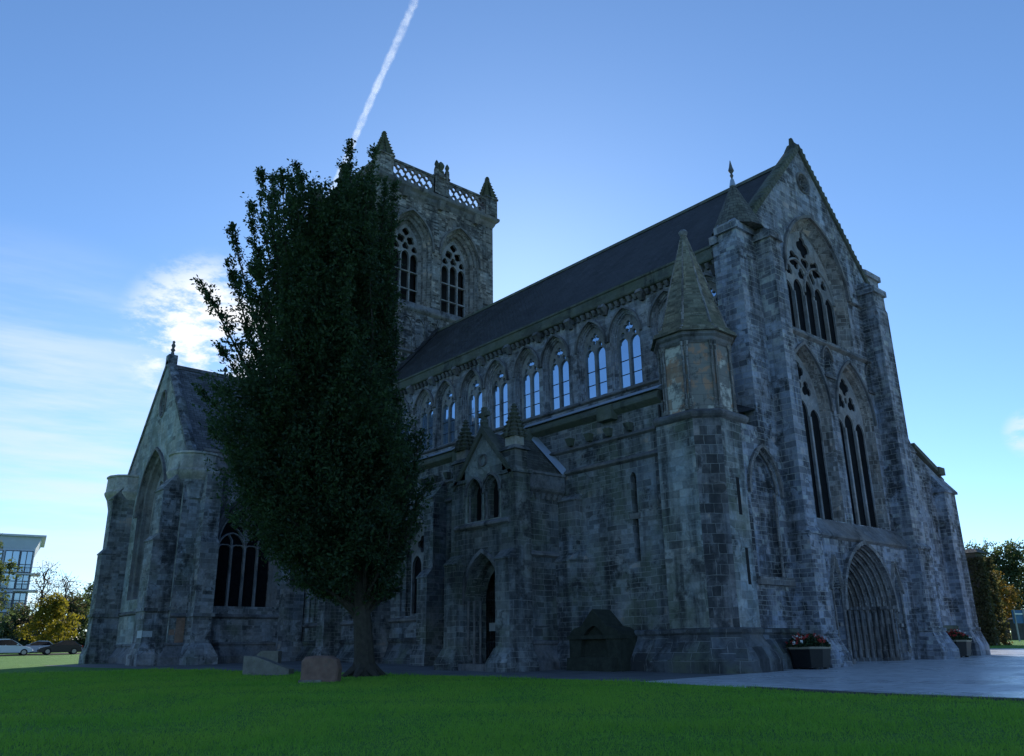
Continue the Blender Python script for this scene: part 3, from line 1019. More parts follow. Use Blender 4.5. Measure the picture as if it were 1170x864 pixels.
# gable coping with a broken finial
mb = MB()
for s_ in (-1, 1):
    p0 = (YA + s_ * 5.75, 19.0); p1 = (YA, ZG + .05)
    q = []
    for (yy, zz) in (p0, p1):
        q.append([(XF - .12, yy, zz), (XF - .12, yy, zz + .34), (XF + .25, yy, zz + .5), (XF + .62, yy, zz + .34), (XF + .62, yy, zz)])
    mb.loft(q)
mb.hexa((XF - .14, XF + .6, YA - .3, YA + .3, ZG + .1), (XF + .02, XF + .46, YA - .16, YA + .16, ZG + .5))
mb.hexa((XF + .1, XF + .36, YA - .14, YA + .06, ZG + .5), (XF + .16, XF + .3, YA - .18, YA - .04, ZG + .85))
for k in range(26):                          # worn uneven joints of the coping
    t = k / 26
    for s_ in (-1, 1):
        y_ = YA + s_ * 5.6 * (1 - t); z_ = 19.2 + (ZG - 19.1) * t
        h_ = random.uniform(-.08, .02)
        mb.box(XF - .14, XF + .3, y_ - .08, y_ + .08, z_ + .1, z_ + .36 + h_)
mb.build('gable_coping', 'moss_stone', gable)

# tracery of the three big windows: sub-parts are their panes
def light_plate(mb, F, c, zb, zs, a, R, n, head_z, extra, d0, d1, sub=.72):
    o_ = arch(c, zb, zs, a, R, 12)
    w_ = 2 * a / n
    hl = []
    for i in range(n):
        u = c - a + w_ * (i + .5)
        la = w_ * .5 - .07
        hl.append(arch(u, zb + .1, head_z[i], la, la * 1.35, 6))
    plate(mb, F, o_, hl + extra, d0, d1)
    return o_


mb = MB()
c = 10.95
ex = [lobes(c, 19.98, .33, .27, 4, 0), lobes(c - 1.0, 19.0, .27, .24, 4, .4), lobes(c + 1.0, 19.0, .27, .24, 4, -.4),
      lobes(c - .46, 18.36, .15, .19, 3, 1.57), lobes(c + .46, 18.36, .15, .19, 3, 1.57),
      lobes(c - 1.6, 18.30, .13, .17, 3, 1.57), lobes(c + 1.6, 18.30, .13, .17, 3, 1.57), lobes(c, 19.05, .17, .20, 3, -1.57),
      lobes(c, 20.72, .05, .12, 2, 1.57, 14)]
o_ = light_plate(mb, WF, c, 14.85, 17.75, 2.40, 3.30, 5, [17.15, 17.45, 17.6, 17.45, 17.15], ex, .50, .60)
for i in range(1, 5):
    u = c - 2.4 + .96 * i
    fbox(mb, WF, u - .055, u + .055, 14.9, 17.2, .43, .52)
bar(mb, WF, arch(c - .96, 17.2, 17.4, 1.38, 1.7, 10)[1:-1], .13, .42, .52); bar(mb, WF, arch(c + .96, 17.2, 17.4, 1.38, 1.7, 10)[1:-1], .13, .42, .52)
w = mb.build('great_window', 'tracery_stone', church)
mb = MB(); sheet(mb, WF, o_, [], .62); mb.build('pane', 'leaded_glass', w)
for (c, zb, zs, a, R) in lw:
    mb = MB()
    a2, R2 = a - .25, R - .25
    ex = [lobes(c, 12.95, .24, .21, 4, .0), lobes(c - .52, 12.12, .19, .21, 3, 1.57), lobes(c + .52, 12.12, .19, .21, 3, 1.57), lobes(c, 12.25, .05, .12, 2, 1.57, 14)]
    o_ = light_plate(mb, WF, c, zb, zs, a2, R2, 3, [10.7, 11.0, 10.7], ex, .40, .47)
    for i in range(1, 3):
        u = c - a2 + 2 * a2 / 3 * i
        fbox(mb, WF, u - .075, u + .075, zb + .05, 10.8, .34, .41)
    w = mb.build('tall_window', 'tracery_stone', church)
    mb = MB(); sheet(mb, WF, o_, [], .48); mb.build('pane', 'leaded_glass', w)

# the doorway wall, a little forward of the wall above
XD = 0.22
DF = Face((XD, 0, 0), 'W')
DC, DZS, DA, DR = 10.78, 2.35, 2.15, 2.75
door_arch = arch(DC, .1, DZS, DA, DR, 12)
bl = [(8.12, .55, 3.1, .40, .95), (13.44, .55, 3.1, .40, .95)]
mb = MB()
sheet(mb, DF, [(6.4, -.5), (6.4, 5.15), (15.3, 5.15), (15.3, -.5)], [door_arch] + [arch(*b, 8) for b in bl])
for b in bl:
    rings(mb, DF, [arch(*b, 8), arch(b[0], b[1], b[2], b[3] - .1, b[4] - .1, 8)], [0, .3]); sheet(mb, DF, arch(b[0], b[1], b[2], b[3] - .1, b[4] - .1, 8), [], .3)
dwall = mb.build('door_wall', 'front_stone', church)
mb = MB()
NO = 9
outs = []; deps = []
for k in range(NO):
    t = .155 * k
    outs += [arch(DC, .1, DZS, DA - t, DR - t, 12), arch(DC, .1, DZS, DA - t - .03, DR - t - .03, 12)]
    deps += [.20 * k, .20 * k + .2]
rings(mb, DF, outs, deps, False)
hood(mb, DF, DC, DZS, DA + .02, DR + .02, .17, .16, .1)
for k in range(NO):                          # roll mouldings in the angles
    t = .155 * k + .09
    p_ = arch(DC, DZS, DZS, DA - t, DR - t, 12)[1:-1]
    mb.tube([DF.P(u, z, .20 * k + .10) for u, z in p_], .05, 6)
port = mb.build('doorway', 'arch_stone', church)
mb = MB()
for s_ in (-1, 1):
    for k in range(NO):
        u = DC + s_ * (DA - .155 * k - .09)
        d = .20 * k + .10
        p = DF.P(u, 0, d)
        mb.lathe(p.x, p.y, [(.085, .2), (.085, .55), (.095, .6), (.06, .68), (.055, 2.15), (.075, 2.2), (.10, 2.36)], 8)
mb.build('shaft', 'dressed_stone', port)
mb = MB()
for s_ in (-1, 1):
    for k in range(NO):
        u = DC + s_ * (DA - .155 * k - .07)
        fbox(mb, DF, u - .13, u + .13, DZS, DZS + .13, .2 * k - .06, .2 * k + .2)
        fbox(mb, DF, u - .14, u + .14, -.4, .32, .2 * k - .04, .2 * k + .2)
mb.build('impost', 'dressed_stone', port)
mb = MB()
a2 = DA - .155 * NO
sheet(mb, DF, arch(DC, -.2, DZS, a2 + .2, DR - .155 * NO + .2, 10), [], 1.80)
door = mb.build('door', 'door_wood', port)
mb = MB()
for b in bl:
    g0 = (b[0], 4.55)
    bar(mb, DF, [(b[0] - .52, 3.05), (b[0] - .02, 4.45)], .14, -.12, .02); bar(mb, DF, [(b[0] + .52, 3.05), (b[0] + .02, 4.45)], .14, -.12, .02)
    for s_ in (-.36, .36):
        p = DF.P(b[0] + s_, 0, -.02)
        mb.lathe(p.x, p.y, [(.08, .5), (.08, .75), (.05, .8), (.05, 2.95), (.09, 3.1)], 8)
    fbox(mb, DF, b[0] - .12, b[0] + .12, 1.6, 1.75, -.03, .3)
mb.build('blind_arch', 'arch_stone', dwall)

# front buttresses
def front_buttress(y0, y1, xo, name='buttress'):
    mb = MB()
    mb.box(xo, XF + .02, y0, y1, 5.25, 17.4)
    mb.box(xo - .10, XF + .02, y0 - .04, y1 + .04, -1, 5.12)
    mb.hexa((xo - .16, XF, y0 - .09, y1 + .09, 5.12), (xo - .16, XF, y0 - .09, y1 + .09, 5.22))
    mb.hexa((xo - .16, XF, y0 - .09, y1 + .09, 5.22), (xo, XF, y0, y1, 5.42))
    mb.hexa((xo, XF + .02, y0, y1, 17.4), (xo + .06, XF + .02, y0 + .04, y1 - .04, 17.6))
    mb.box(xo + .06, XF + .03, y0 + .02, y1 - .02, 17.6, 18.3)
    mb.box(xo - .06, XF + .04, y0 - .09, y1 + .09, 18.3, 18.62)
    mb.hexa((xo - .02, XF + .04, y0 - .04, y1 + .04, 18.62), (xo + .45, XF + .06, y0 + .05, y1 - .05, 19.0))
    z = G(0, y0)
    mb.hexa((xo - .55, XF, y0 - .36, y1 + .28, -1), (xo - .55, XF, y0 - .36, y1 + .28, .42 + z))
    mb.hexa((xo - .55, XF, y0 - .36, y1 + .28, .42 + z), (xo - .16, XF, y0 - .09, y1 + .09, 1.22 + z))
    mb.hexa((xo - .2, XF, y0 - .14, y1 + .14, 1.22 + z), (xo - .2, XF, y0 - .14, y1 + .14, 1.36 + z))
    return mb.build(name, 'front_stone', church)


front_buttress(5.62, 6.5, -.2)
front_buttress(15.2, 16.4, -.2)
# north corner pier with its slated cap
mb = MB()
mb.box(.585, 1.6, 4.2, 5.66, 9.3, 17.6)
mb.box(1.55, 2.15, 4.55, 5.7, 8, 18.5)
mb.box(.66, 1.6, 4.26, 5.7, 17.6, 18.6)
mb.box(.52, 1.72, 4.12, 5.7, 18.6, 18.95)
mb.hexa((.54, 1.7, 4.14, 5.7, 18.95), (.7, 1.6, 4.3, 5.7, 19.15))
mb.box(1.5, 2.25, 4.45, 5.7, 18.4, 18.8)
pier = mb.build('corner_pier', 'front_stone', church)
mb = MB()
mb.cone(1.25, 5.35, 18.9, 1.22, 21.45, .10, 14)
capr = mb.build('conical_roof', 'mossy_slate', pier)
mb = MB()
mb.lathe(1.25, 5.35, [(.02, 21.3), (.16, 21.4), (.09, 21.75), (.06, 21.8)], 8)
mb.build('lead_cap', 'lead', pier)
mb = MB()
mb.lathe(1.25, 5.35, [(.03, 21.7), (.04, 21.85), (.09, 21.98), (.04, 22.08), (.14, 22.25), (.08, 22.45), (.015, 22.8)], 8)
mb.build('finial', 'dressed_stone', pier)
# recess bay with a tall blind window between turret and buttress
RF = Face((.6, 0, 0), 'W')
rb = arch(4.2, 3.4, 6.75, 1.05, 2.05, 10)
mb = MB()
sheet(mb, RF, [(1.6, -1), (1.6, 9.4), (5.7, 9.4), (5.7, -1)], [rb])
rings(mb, RF, [arch(4.2, 3.4, 6.75, 1.05 - t, 2.05 - t, 10) for t in (0, .06, .22, .26)], [0, .12, .16, .34])
sheet(mb, RF, arch(4.2, 3.4, 6.75, .79, 1.79, 10), [], .34)
bay = mb.build('recess_wall', 'front_stone', church)
mb = MB()
hood(mb, RF, 4.2, 6.75, 1.07, 2.07, .13, .13, .15)
fbox(mb, RF, 3.0, 5.4, 3.1, 3.39, -.16, .1)
mb.tube([RF.P(4.95, 3.45, .06), RF.P(4.95, 6.7, .06)], .06, 7)
mb.tube([RF.P(*p, .06) for p in arch(4.2, 6.75, 6.75, .95, 1.95, 10)[1:-1]], .06, 7)
mb.build('blind_arch', 'arch_stone', bay)
mb = MB(); mb.mould([(.6, 2.3), (.6, 5.6)], PLINTH); mb.build('plinth', 'plinth_stone', bay)
mb = MB()                                    # shallow lean-to roof behind the turret
mb.poly([(.6, 1.6, 9.4), (.6, 5.6, 10.6), (3.2, 5.6, 11.6), (3.2, 1.0, 10.4)])
mb.build('aisle_roof', 'nave_slate', church)

# south corner pier and aisle end
mb = MB()
mb.box(.62, 2.2, 16.4, 18.3, 10.6, 17.3)
mb.box(.55, 2.2, 16.4, 18.72, -1, 10.35)
mb.hexa((.5, 2.2, 16.4, 18.80, 10.35), (.62, 2.2, 16.4, 18.3, 10.9))
mb.hexa((.62, 2.2, 16.4, 18.3, 17.3), (.62, 2.2, 16.4, 18.05, 17.75))
mb.box(.62, 2.2, 16.38, 18.05, 17.75, 18.9)
mb.hexa((.62, 2.2, 16.38, 18.05, 18.9), (.62, 2.2, 16.38, 17.75, 19.2))
mb.box(.62, 2.2, 16.36, 17.75, 19.2, 19.85)
mb.box(.5, 2.3, 16.3, 17.9, 19.85, 20.15)
mb.hexa((.5, 2.3, 16.3, 17.9, 20.15), (.9, 2.0, 16.5, 17.5, 20.45))
mb.build('corner_pier', 'front_stone', church)
mb = MB()
AE = Face((.6, 0, 0), 'W')
sheet(mb, AE, [(16.4, -1), (16.4, 10.8), (18.5, 10.8), (18.9, 10.3), (21.3, 9.35), (21.3, -1)], [])
mb.poly([(.6, 18.5, 10.8), (.6, 21.9, 9.35), (33, 21.9, 9.6), (33, 17.4, 12.3), (.6, 17.4, 12.3)])
mb.poly([(.6, 21.9, -1), (33, 21.9, -1), (33, 21.9, 9.6), (.6, 21.9, 9.35)])
aend = mb.build('aisle_end_wall', 'front_stone', church)
mb = MB()
mb.loft([[(.45, 18.55, 10.62), (.45, 18.55, 10.86), (.95, 18.55, 10.86), (.95, 18.55, 10.62)], [(.45, 21.25, 9.48), (.45, 21.25, 9.75), (.95, 21.25, 9.75), (.95, 21.25, 9.48)]])
mb.box(.4, 1.0, 21.0, 21.7, 9.5, 9.9)
mb.mould([(.6, 16.4), (.6, 21.0)], [(o_ * .8, z_ + .2) for o_, z_ in PLINTH])
mb.build('coping', 'moss_stone', aend)
mb = MB()
mb.box(.08, .8, 20.25, 21.6, -1, 8.4)
mb.hexa((-.02, .8, 20.15, 21.75, 8.4), (-.02, .8, 20.15, 21.75, 8.52))
mb.hexa((-.02, .8, 20.15, 21.75, 8.52), (.6, .8, 20.25, 21.6, 9.35))
mb.box(-.22, .8, 20.0, 21.68, -1, .75)
mb.hexa((-.22, .8, 20.0, 21.68, .75), (.05, .8, 20.22, 21.61, 1.5))
mb.box(.02, .8, 20.2, 21.64, 1.5, 1.62)
mb.build('buttress', 'front_stone', church)

# ---------------------------------------------------------------- octagonal turret on the near corner
mb = MB()
pl = [(2.5, 0), (.73, 0), (0, .73), (0, 2.0)]
base = [(2.5, 2.2), (2.5, 0), (.73, 0), (0, .73), (0, 2.0), (.6, 2.2)]
for (p, q) in zip(base, base[1:]):
    if p != (.73, 0):
        mb.poly([(*p, -1), (*q, -1), (*q, 9.25), (*p, 9.25)])
mb.poly([(x, y, 9.25) for x, y in base])
tur = mb.build('corner_turret', 'turret_stone', church)
mb = MB(); mb.poly([(.73, 0, -1), (0, .73, -1), (0, .73, 9.25), (.73, 0, 9.25)]); mb.build('chamfer', 'sooty_stone', tur)
mb = MB()
mb.mould([(2.5, .4)] + pl + [(.62, 2.2)], PLINTH)
mb.build('plinth', 'plinth_stone', tur)
mb = MB()
mb.mould([(2.5, 0), (.73, 0), (0, .73), (0, 2.4)], [(0, 9.10), (.10, 9.16), (.16, 9.24), (.16, 9.34), (.02, 9.46), (-.3, 9.52)])
OX, OY, OR = 1.42, 1.38, 1.30
oc = [(OX + OR / math.cos(math.pi / 8) * math.cos(math.pi / 8 + k * math.pi / 4), OY + OR / math.cos(math.pi / 8) * math.sin(math.pi / 8 + k * math.pi / 4)) for k in range(8)]
oc = oc[::-1]
mb.mould(oc, [(.02, 12.2), (.10, 12.3), (.12, 12.42), (.22, 12.5), (.22, 12.62), (-.1, 12.7)], True)
mb.build('moulding', 'dressed_stone', tur)
mb = MB()
mb.loft([[(x, y, 9.4) for x, y in oc], [(x, y, 12.4) for x, y in oc]])
mb.build('panel', 'patched_stone', tur)
mb = MB()
for (x, y) in oc:
    dx, dy = x - OX, y - OY
    l_ = math.hypot(dx, dy)
    for s_ in (-.085, .085):
        px_, py_ = x - dy / l_ * s_ + dx / l_ * .03, y + dx / l_ * s_ + dy / l_ * .03
        mb.lathe(px_, py_, [(.085, 9.48), (.085, 9.6), (.05, 9.68), (.05, 12.05), (.07, 12.1), (.095, 12.26)], 8)
mb.build('shaft', 'arch_stone', tur)
mb = MB()
def octring(r, z):
    return [(OX + r * math.cos(math.pi / 8 + k * math.pi / 4), OY + r * math.sin(math.pi / 8 + k * math.pi / 4), z) for k in range(8)]
prof = []
for k in range(25):                          # stepped stone courses
    z = 12.63 + (17.45 - 12.63) * k / 24
    r_ = np.interp(z, [12.63, 12.95, 15.1, 17.45], [1.76, 1.42, .79, .12])
    prof += [octring(r_ + .025, z), octring(r_ - .012, z + .17)]
mb.loft(prof)
spire = mb.build('stone_spire', 'spire_stone', tur)
mb = MB()
for k in range(8):
    a_ = math.pi / 8 + k * math.pi / 4
    mb.tube([(OX + r_ * math.cos(a_), OY + r_ * math.sin(a_), z_) for r_, z_ in ((1.78, 12.66), (1.44, 12.97), (.80, 15.12), (.12, 17.45))], [.06, .055, .045, .03], 5)
mb.lathe(OX, OY, [(.12, 17.35), (.11, 17.5), (.17, 17.58), (.20, 17.7), (.12, 17.8), (.02, 17.85)], 8)
mb.build('rib', 'arch_stone', tur)
mb = MB()
TW = Face((0, 0, 0), 'W')
fbox(mb, TW, 1.36, 1.56, 5.5, 6.9, -.004, .2); fbox(mb, TW, 1.5, 1.68, 3.0, 4.3, -.004, .2)
mb.build('slit', 'dark_void', tur)

# ---------------------------------------------------------------- tower
TW = Face((XT0, 0, 0), 'W'); TN = Face((0, TY0, 0), 'N'); TS = Face((0, TY1, 0), 'S'); TE = Face((XT1, 0, 0), 'E')
tw = [8.2, 13.05]
tn = [XT0 + 3.1, XT0 + 7.95]
TWA = (26.9, 31.95, 2.0, 3.25)
mb = MB()
for F, us, (u0, u1) in ((TW, tw, (TY0, TY1)), (TE, tw, (TY0, TY1)), (TN, tn, (XT0, XT1)), (TS, tn, (XT0, XT1))):
    sheet(mb, F, [(u0, 8.0), (u0, 37.2), (u1, 37.2), (u1, 8.0)], [arch(c, *TWA) for c in us])
mb.poly([(XT0, TY0, 37.15), (XT1, TY0, 37.15), (XT1, TY1, 37.15), (XT0, TY1, 37.15)])
mb.poly([(XT0, TY0, 26.5), (XT1, TY0, 26.5), (XT1, TY1, 26.5), (XT0, TY1, 26.5)])
tower = mb.build('tower', 'tower_stone', church)
mb = MB()
for F, us in ((TW, tw), (TE, tw), (TN, tn), (TS, tn)):
    for c in us:
        orders(mb, F, c, *TWA, [(.05, .14), (.22, .26), (.27, .42), (.48, .56), (.52, .78), (.72, .92)])
mb.build('arch_moulding', 'arch_stone', tower)
mb = MB()
for F, us in ((TW, tw), (TE, tw), (TN, tn), (TS, tn)):
    for c in us:
        hood(mb, F, c, TWA[1], 2.02, 3.27, .16, .14, .1)
ring4 = [(XT1, TY0), (XT0, TY0), (XT0, TY1), (XT1, TY1)]
mb.mould(ring4, [(0, 36.2), (.12, 36.4), (.2, 36.62), (.42, 36.82), (.46, 36.95), (.46, 37.1), (.2, 37.3), (-.2, 37.3)], True)
mb.mould(ring4, [(0, 26.1), (.12, 26.2), (.2, 26.32), (.2, 26.44), (.04, 26.85), (0, 26.9)], True)
mb.mould(ring4, string_at(22.75, 1.2), True)
for x in (34.6, 38.4, 42.2):
    mb.hexa((x - .2, x + .2, TY0 - .3, TY0, 36.2), (x - .3, x + .3, TY0 - .55, TY0, 36.7))
for y in (7.3, YA, 14.6):
    mb.hexa((XT0 - .3, XT0, y - .2, y + .2, 35.9), (XT0 - .6, XT0, y - .28, y + .28, 36.6))
mb.build('string_course', 'dressed_stone', tower)
mb = MB()                                    # weathered blind panels under the belfry
for k in range(9):
    y = TY0 + .9 + k * 1.22
    fbox(mb, TW, y - .07, y + .07, 22.9, 26.1, -.10, .02)
    if k < 8:
        p_ = arch(y + .61, 24.9, 25.0, .5, .62, 5)[1:-1]
        bar(mb, TW, p_, .12, -.09, .02)
        for q in range(3):
            z = 23.1 + q * .62 + random.uniform(-.1, .1)
            fbox(mb, TW, y + .25 + random.uniform(-.08, .1), y + .8 + random.uniform(-.1, .1), z, z + random.uniform(.3, .55), -random.uniform(.03, .12), .02)
mb.build('blind_panel', 'tower_stone', tower)
for F, us, fr in ((TW, tw, True), (TN, tn, True), (TS, tn, False), (TE, tw, False)):
    for c in us:
        mb = MB()
        a2, R2 = 1.28, 2.53
        ex = [lobes(c, 33.45, .17, .19, 4, .0), lobes(c - .47, 32.72, .19, .2, 4, .5), lobes(c + .47, 32.72, .19, .2, 4, -.5), lobes(c, 32.15, .14, .2, 3, 1.57), lobes(c - .87, 32.0, .10, .19, 3, 1.57), lobes(c + .87, 32.0, .10, .19, 3, 1.57)]
        o_ = light_plate(mb, F, c, TWA[0], TWA[1], a2, R2, 3, [31.15, 31.3, 31.15], ex, .92, 1.14)
        for z in (28.4, 29.95):
            fbox(mb, F, c - a2, c + a2, z - .055, z + .055, .89, 1.1)
        w = mb.build('belfry_window', 'tracery_stone', church)
        mb = MB()
        sheet(mb, F, o_, [], 1.45)
        mb.build('louvre_board', 'dark_void', w)
# pierced parapet
mb = MB()
def pierced(F, u0, u1, z0, z1):
    n = max(1, round((u1 - u0) / .74))
    w_ = (u1 - u0) / n
    hs = []
    zc = (z0 + z1) / 2
    for i in range(n):
        u = u0 + w_ * (i + .5)
        hs.append(lobes(u, zc, .215, .165, 4, 0.0, 28))
        if i < n - 1:
            hs.append(lobes(u + w_ / 2, zc + .44, .06, .15, 4, 0.8, 16))
            hs.append(lobes(u + w_ / 2, zc - .44, .06, .15, 4, 0.8, 16))
    plate(mb, F, [(u0, z0), (u0, z1), (u1, z1), (u1, z0)], hs, -.16, .06, back=True)


for F, (u0, u1) in ((TW, (TY0, TY1)), (TE, (TY0, TY1)), (TN, (XT0, XT1)), (TS, (XT0, XT1))):
    um = (u0 + u1) / 2
    pierced(F, u0 + .85, um - .72, 37.3, 38.72)
    pierced(F, um + .72, u1 - .85, 37.3, 38.72)
par = mb.build('parapet', 'dressed_stone', tower)
mb = MB()
for F, (u0, u1) in ((TW, (TY0, TY1)), (TE, (TY0, TY1)), (TN, (XT0, XT1)), (TS, (XT0, XT1))):
    um = (u0 + u1) / 2
    for p, q in ((u0 + .85, um - .72), (um + .72, u1 - .85)):
        fbox(mb, F, p, q, 38.72, 38.92, -.24, .14)
    fbox(mb, F, um - .72, um + .72, 37.3, 38.9, -.30, .16)
    fbox(mb, F, um - .8, um + .8, 38.9, 39.08, -.38, .2)
    fbox(mb, F, um - .3, um + .3, 39.08, 39.5, -.25, .1)
    for s_ in (-.55, .55):
        fbox(mb, F, um + s_ - .17, um + s_ + .17, 37.3, 39.6, -.36, -.1)
for x in (XT0, XT1):
    for y in (TY0, TY1):
        mb.box(x - .3 if x == XT0 else x - .95, x + .95 if x == XT0 else x + .3, y - .3 if y == TY0 else y - .95, y + .95 if y == TY0 else y + .3, 37.25, 38.95)
        mb.box(x - .38 if x == XT0 else x - 1.03, x + 1.03 if x == XT0 else x + .38, y - .38 if y == TY0 else y - 1.03, y + 1.03 if y == TY0 else y + .38, 38.95, 39.12)
mb.build('pedestal', 'tower_stone', tower)


def crocket_pinnacle(cx, cy, z0, h, r, mat='moss_stone', name='pinnacle', parent=None):
    mb = MB()
    mb.cone(cx, cy, z0, r, z0 + h, r * .1, 4, math.pi / 4)
    mb.cone(cx, cy, z0, r * .8, z0 + h, r * .1, 4, 0)
    n = 7
    for k in range(n):
        t = (k + .4) / n
        rr = r * (1 - t * .9)
        for q in range(8):
            a_ = q * math.pi / 4
            x, y, z = cx + rr * .92 * math.cos(a_), cy + rr * .92 * math.sin(a_), z0 + h * t
            s_ = .10 * r / .6 * (1.25 - .6 * t)
            mb.lathe(x, y, [(s_ * .4, z - s_), (s_ * 1.5, z + s_ * .3), (s_ * .5, z + s_)], 5, a_)
    mb.lathe(cx, cy, [(r * .1, z0 + h * .96), (r * .3, z0 + h * 1.02), (r * .14, z0 + h * 1.06), (r * .2, z0 + h * 1.09), (.01, z0 + h * 1.14)], 6)
    return mb.build(name, mat, parent)


for x in (XT0 + .33, XT1 - .33):
    for y in (TY0 + .33, TY1 - .33):
        crocket_pinnacle(x, y, 39.12, 2.1, .82, parent=tower)
mb = MB()
for F, (u0, u1) in ((TW, (TY0, TY1)), (TE, (TY0, TY1)), (TN, (XT0, XT1)), (TS, (XT0, XT1))):
    um = (u0 + u1) / 2
    p = F.P(um, 0, -.08)
    mb.lathe(p.x, p.y, [(.28, 39.45), (.3, 39.6), (.16, 39.75), (.3, 40.0), (.33, 40.2), (.2, 40.45), (.05, 40.6)], 8)
    for s_ in (-.55, .55):
        p = F.P(um + s_, 0, -.24)
        mb.lathe(p.x, p.y, [(.17, 39.6), (.2, 39.7), (.12, 39.85), (.2, 40.1), (.14, 40.3), (.02, 40.5)], 8)
mb.build('finial', 'moss_stone', tower)

# ---------------------------------------------------------------- north transept
XR = 38.4
XA, XB = 32.55, 44.2
GY = -7.65
RW = Face((XA, 0, 0), 'W'); RN = Face((0, GY, 0), 'N')
tz = (3.55, 7.25, 2.15, 3.1)
mb = MB()
sheet(mb, RW, [(GY, -1), (GY, 12.3), (TY0 + .3, 12.3), (TY0 + .3, -1)], [arch(-3.35, *tz, 12)])
nwin = (4.2, 9.9, 2.55, 4.2)
rosn = [(XR + .5 * math.cos(i * math.pi / 8), 17.0 + .85 * math.sin(i * math.pi / 8)) for i in range(16)]
mb.poly([(XB, GY, -1), (XB, 16, -1), (XB, 16, 12.3), (XB, GY, 12.3)])
tran = mb.build('transept_wall', 'transept_stone', church)
mb = MB()
sheet(mb, RN, [(XA, -1), (XA, 12.7), (XR, 19.85), (XB, 12.7), (XB, -1)], [arch(XR, *nwin, 12), rosn])
for i in range(16):
    p, q = rosn[i], rosn[(i + 1) % 16]
    mb.poly([RN.P(*p, 0), RN.P(*q, 0), RN.P(*q, .3), RN.P(*p, .3)])
tgab = mb.build('transept_gable', 'gable_stone', church)
mb = MB(); sheet(mb, RN, rosn, [], .28); mb.build('pane', 'leaded_glass', tgab)
mb = MB()
bar(mb, RN, [(XR + .55 * math.cos(i * math.pi / 8), 17.0 + .92 * math.sin(i * math.pi / 8)) for i in range(16)], .18, -.07, .02, True)
for t in range(4):
    bar(mb, RN, [(XR + .5 * math.cos(t * math.pi / 4), 17 + .85 * math.sin(t * math.pi / 4)), (XR - .5 * math.cos(t * math.pi / 4), 17 - .85 * math.sin(t * math.pi / 4))], .1, .14, .27)
rings(mb, RN, [arch(XR, nwin[0], nwin[1], nwin[2] - t, nwin[3] - t, 12) for t in (0, .06, .25, .30, .5)], [0, .2, .28, .5, .75])
hood(mb, RN, XR, nwin[1], nwin[2] + .02, nwin[3] + .02, .18, .16, .3)
mb.build('hood_mould', 'dressed_stone', tgab)
mb = MB()
for s_ in (-1, 1):
    q = []
    for (xx, zz) in ((XR + s_ * 6.0, 12.35), (XR, 19.85)):
        q.append([(xx, GY - .1, zz), (xx, GY - .1, zz + .32), (xx, GY + .2, zz + .45), (xx, GY + .5, zz + .32), (xx, GY + .5, zz)])
    mb.loft(q)
mb.box(XR - .3, XR + .3, GY - .1, GY + .5, 19.8, 20.5)
mb.build('gable_coping', 'transept_stone', tgab)
mb = MB()
mb.lathe(XR, GY + .2, [(.28, 20.3), (.17, 20.5), (.09, 20.8), (.17, 20.92), (.08, 21.05), (.15, 21.25), (.07, 21.42), (.11, 21.52), (.02, 21.62)], 8)
mb.build('finial', 'dressed_stone', tgab)
mb = MB()
ex = [lobes(XR, 12.1, .26, .2, 4, 0), lobes(XR - .8, 11.5, .24, .22, 4, .4), lobes(XR + .8, 11.5, .24, .22, 4, -.4), lobes(XR, 11.2, .16, .18, 3, 1.57)]
o_ = light_plate(mb, RN, XR, nwin[0], nwin[1], 2.05, 3.7, 5, [9.7, 10.0, 10.2, 10.0, 9.7], ex, .75, .95)
w = mb.build('gable_window', 'tracery_stone', church)
mb = MB(); sheet(mb, RN, o_, [], .93); mb.build('pane', 'leaded_glass', w)
# four-light window of the west side
mb = MB()
rings(mb, RW, [arch(-3.35, tz[0], tz[1], tz[2] - t, tz[3] - t, 12) for t in (0, .07, .25, .30, .44)], [0, .12, .2, .34, .5])
hood(mb, RW, -3.35, tz[1], tz[2] + .02, tz[3] + .02, .17, .14, .15)
mb.build('arch_moulding', 'dressed_stone', tran)
mb = MB()
c = -3.35; a2 = tz[2] - .44; R2 = tz[3] - .44
o_ = arch(c, tz[0], tz[1], a2, R2, 12)
for i in range(1, 4):
    u = c - a2 + 2 * a2 / 4 * i
    fbox(mb, RW, u - .065, u + .065, tz[0], 7.25, .36, .56)
for s_ in (-1, 1):                           # branching ribs
    bar(mb, RW, [(c, 7.2), (c + s_ * .12, 7.7), (c + s_ * .5, 8.15), (c + s_ * 1.05, 8.5)], .11, .37, .56)
    bar(mb, RW, [(c, 7.4), (c + s_ * .12, 8.2), (c + s_ * .42, 8.75), (c + s_ * .75, 8.95)], .10, .37, .56)
    bar(mb, RW, arch(c + s_ * a2 / 2, 7.0, 7.0, a2 / 2, .98, 7)[1:-1], .11, .37, .56)
    for q in (.25, .75):
        bar(mb, RW, arch(c + s_ * a2 * q, 6.9, 6.95, a2 / 4 - .02, .3, 5)[1:-1], .09, .38, .56)
    bar(mb, RW, [(c + s_ * a2 / 2, 7.0), (c + s_ * a2 / 2, 7.5), (c + s_ * (a2 / 2 + .28), 7.95)], .10, .37, .56)
    bar(mb, RW, [(c + s_ * .02, 8.9), (c + s_ * .2, 9.2), (c + s_ * .05, 9.6)], .08, .38, .56)
bar(mb, RW, [(c, 7.2), (c, 9.5)], .11, .37, .56)
bar(mb, RW, o_[1:-1], .14, .36, .56)
w = mb.build('branching_window', 'tracery_stone', church)
mb = MB(); sheet(mb, RW, o_, [], .6); mb.build('pane', 'leaded_glass', w)
mb = MB()
mb.mould([(XA, GY), (XA, TY0)], string_at(2.98)); mb.mould([(XB, GY), (XA, GY)], string_at(3.35))
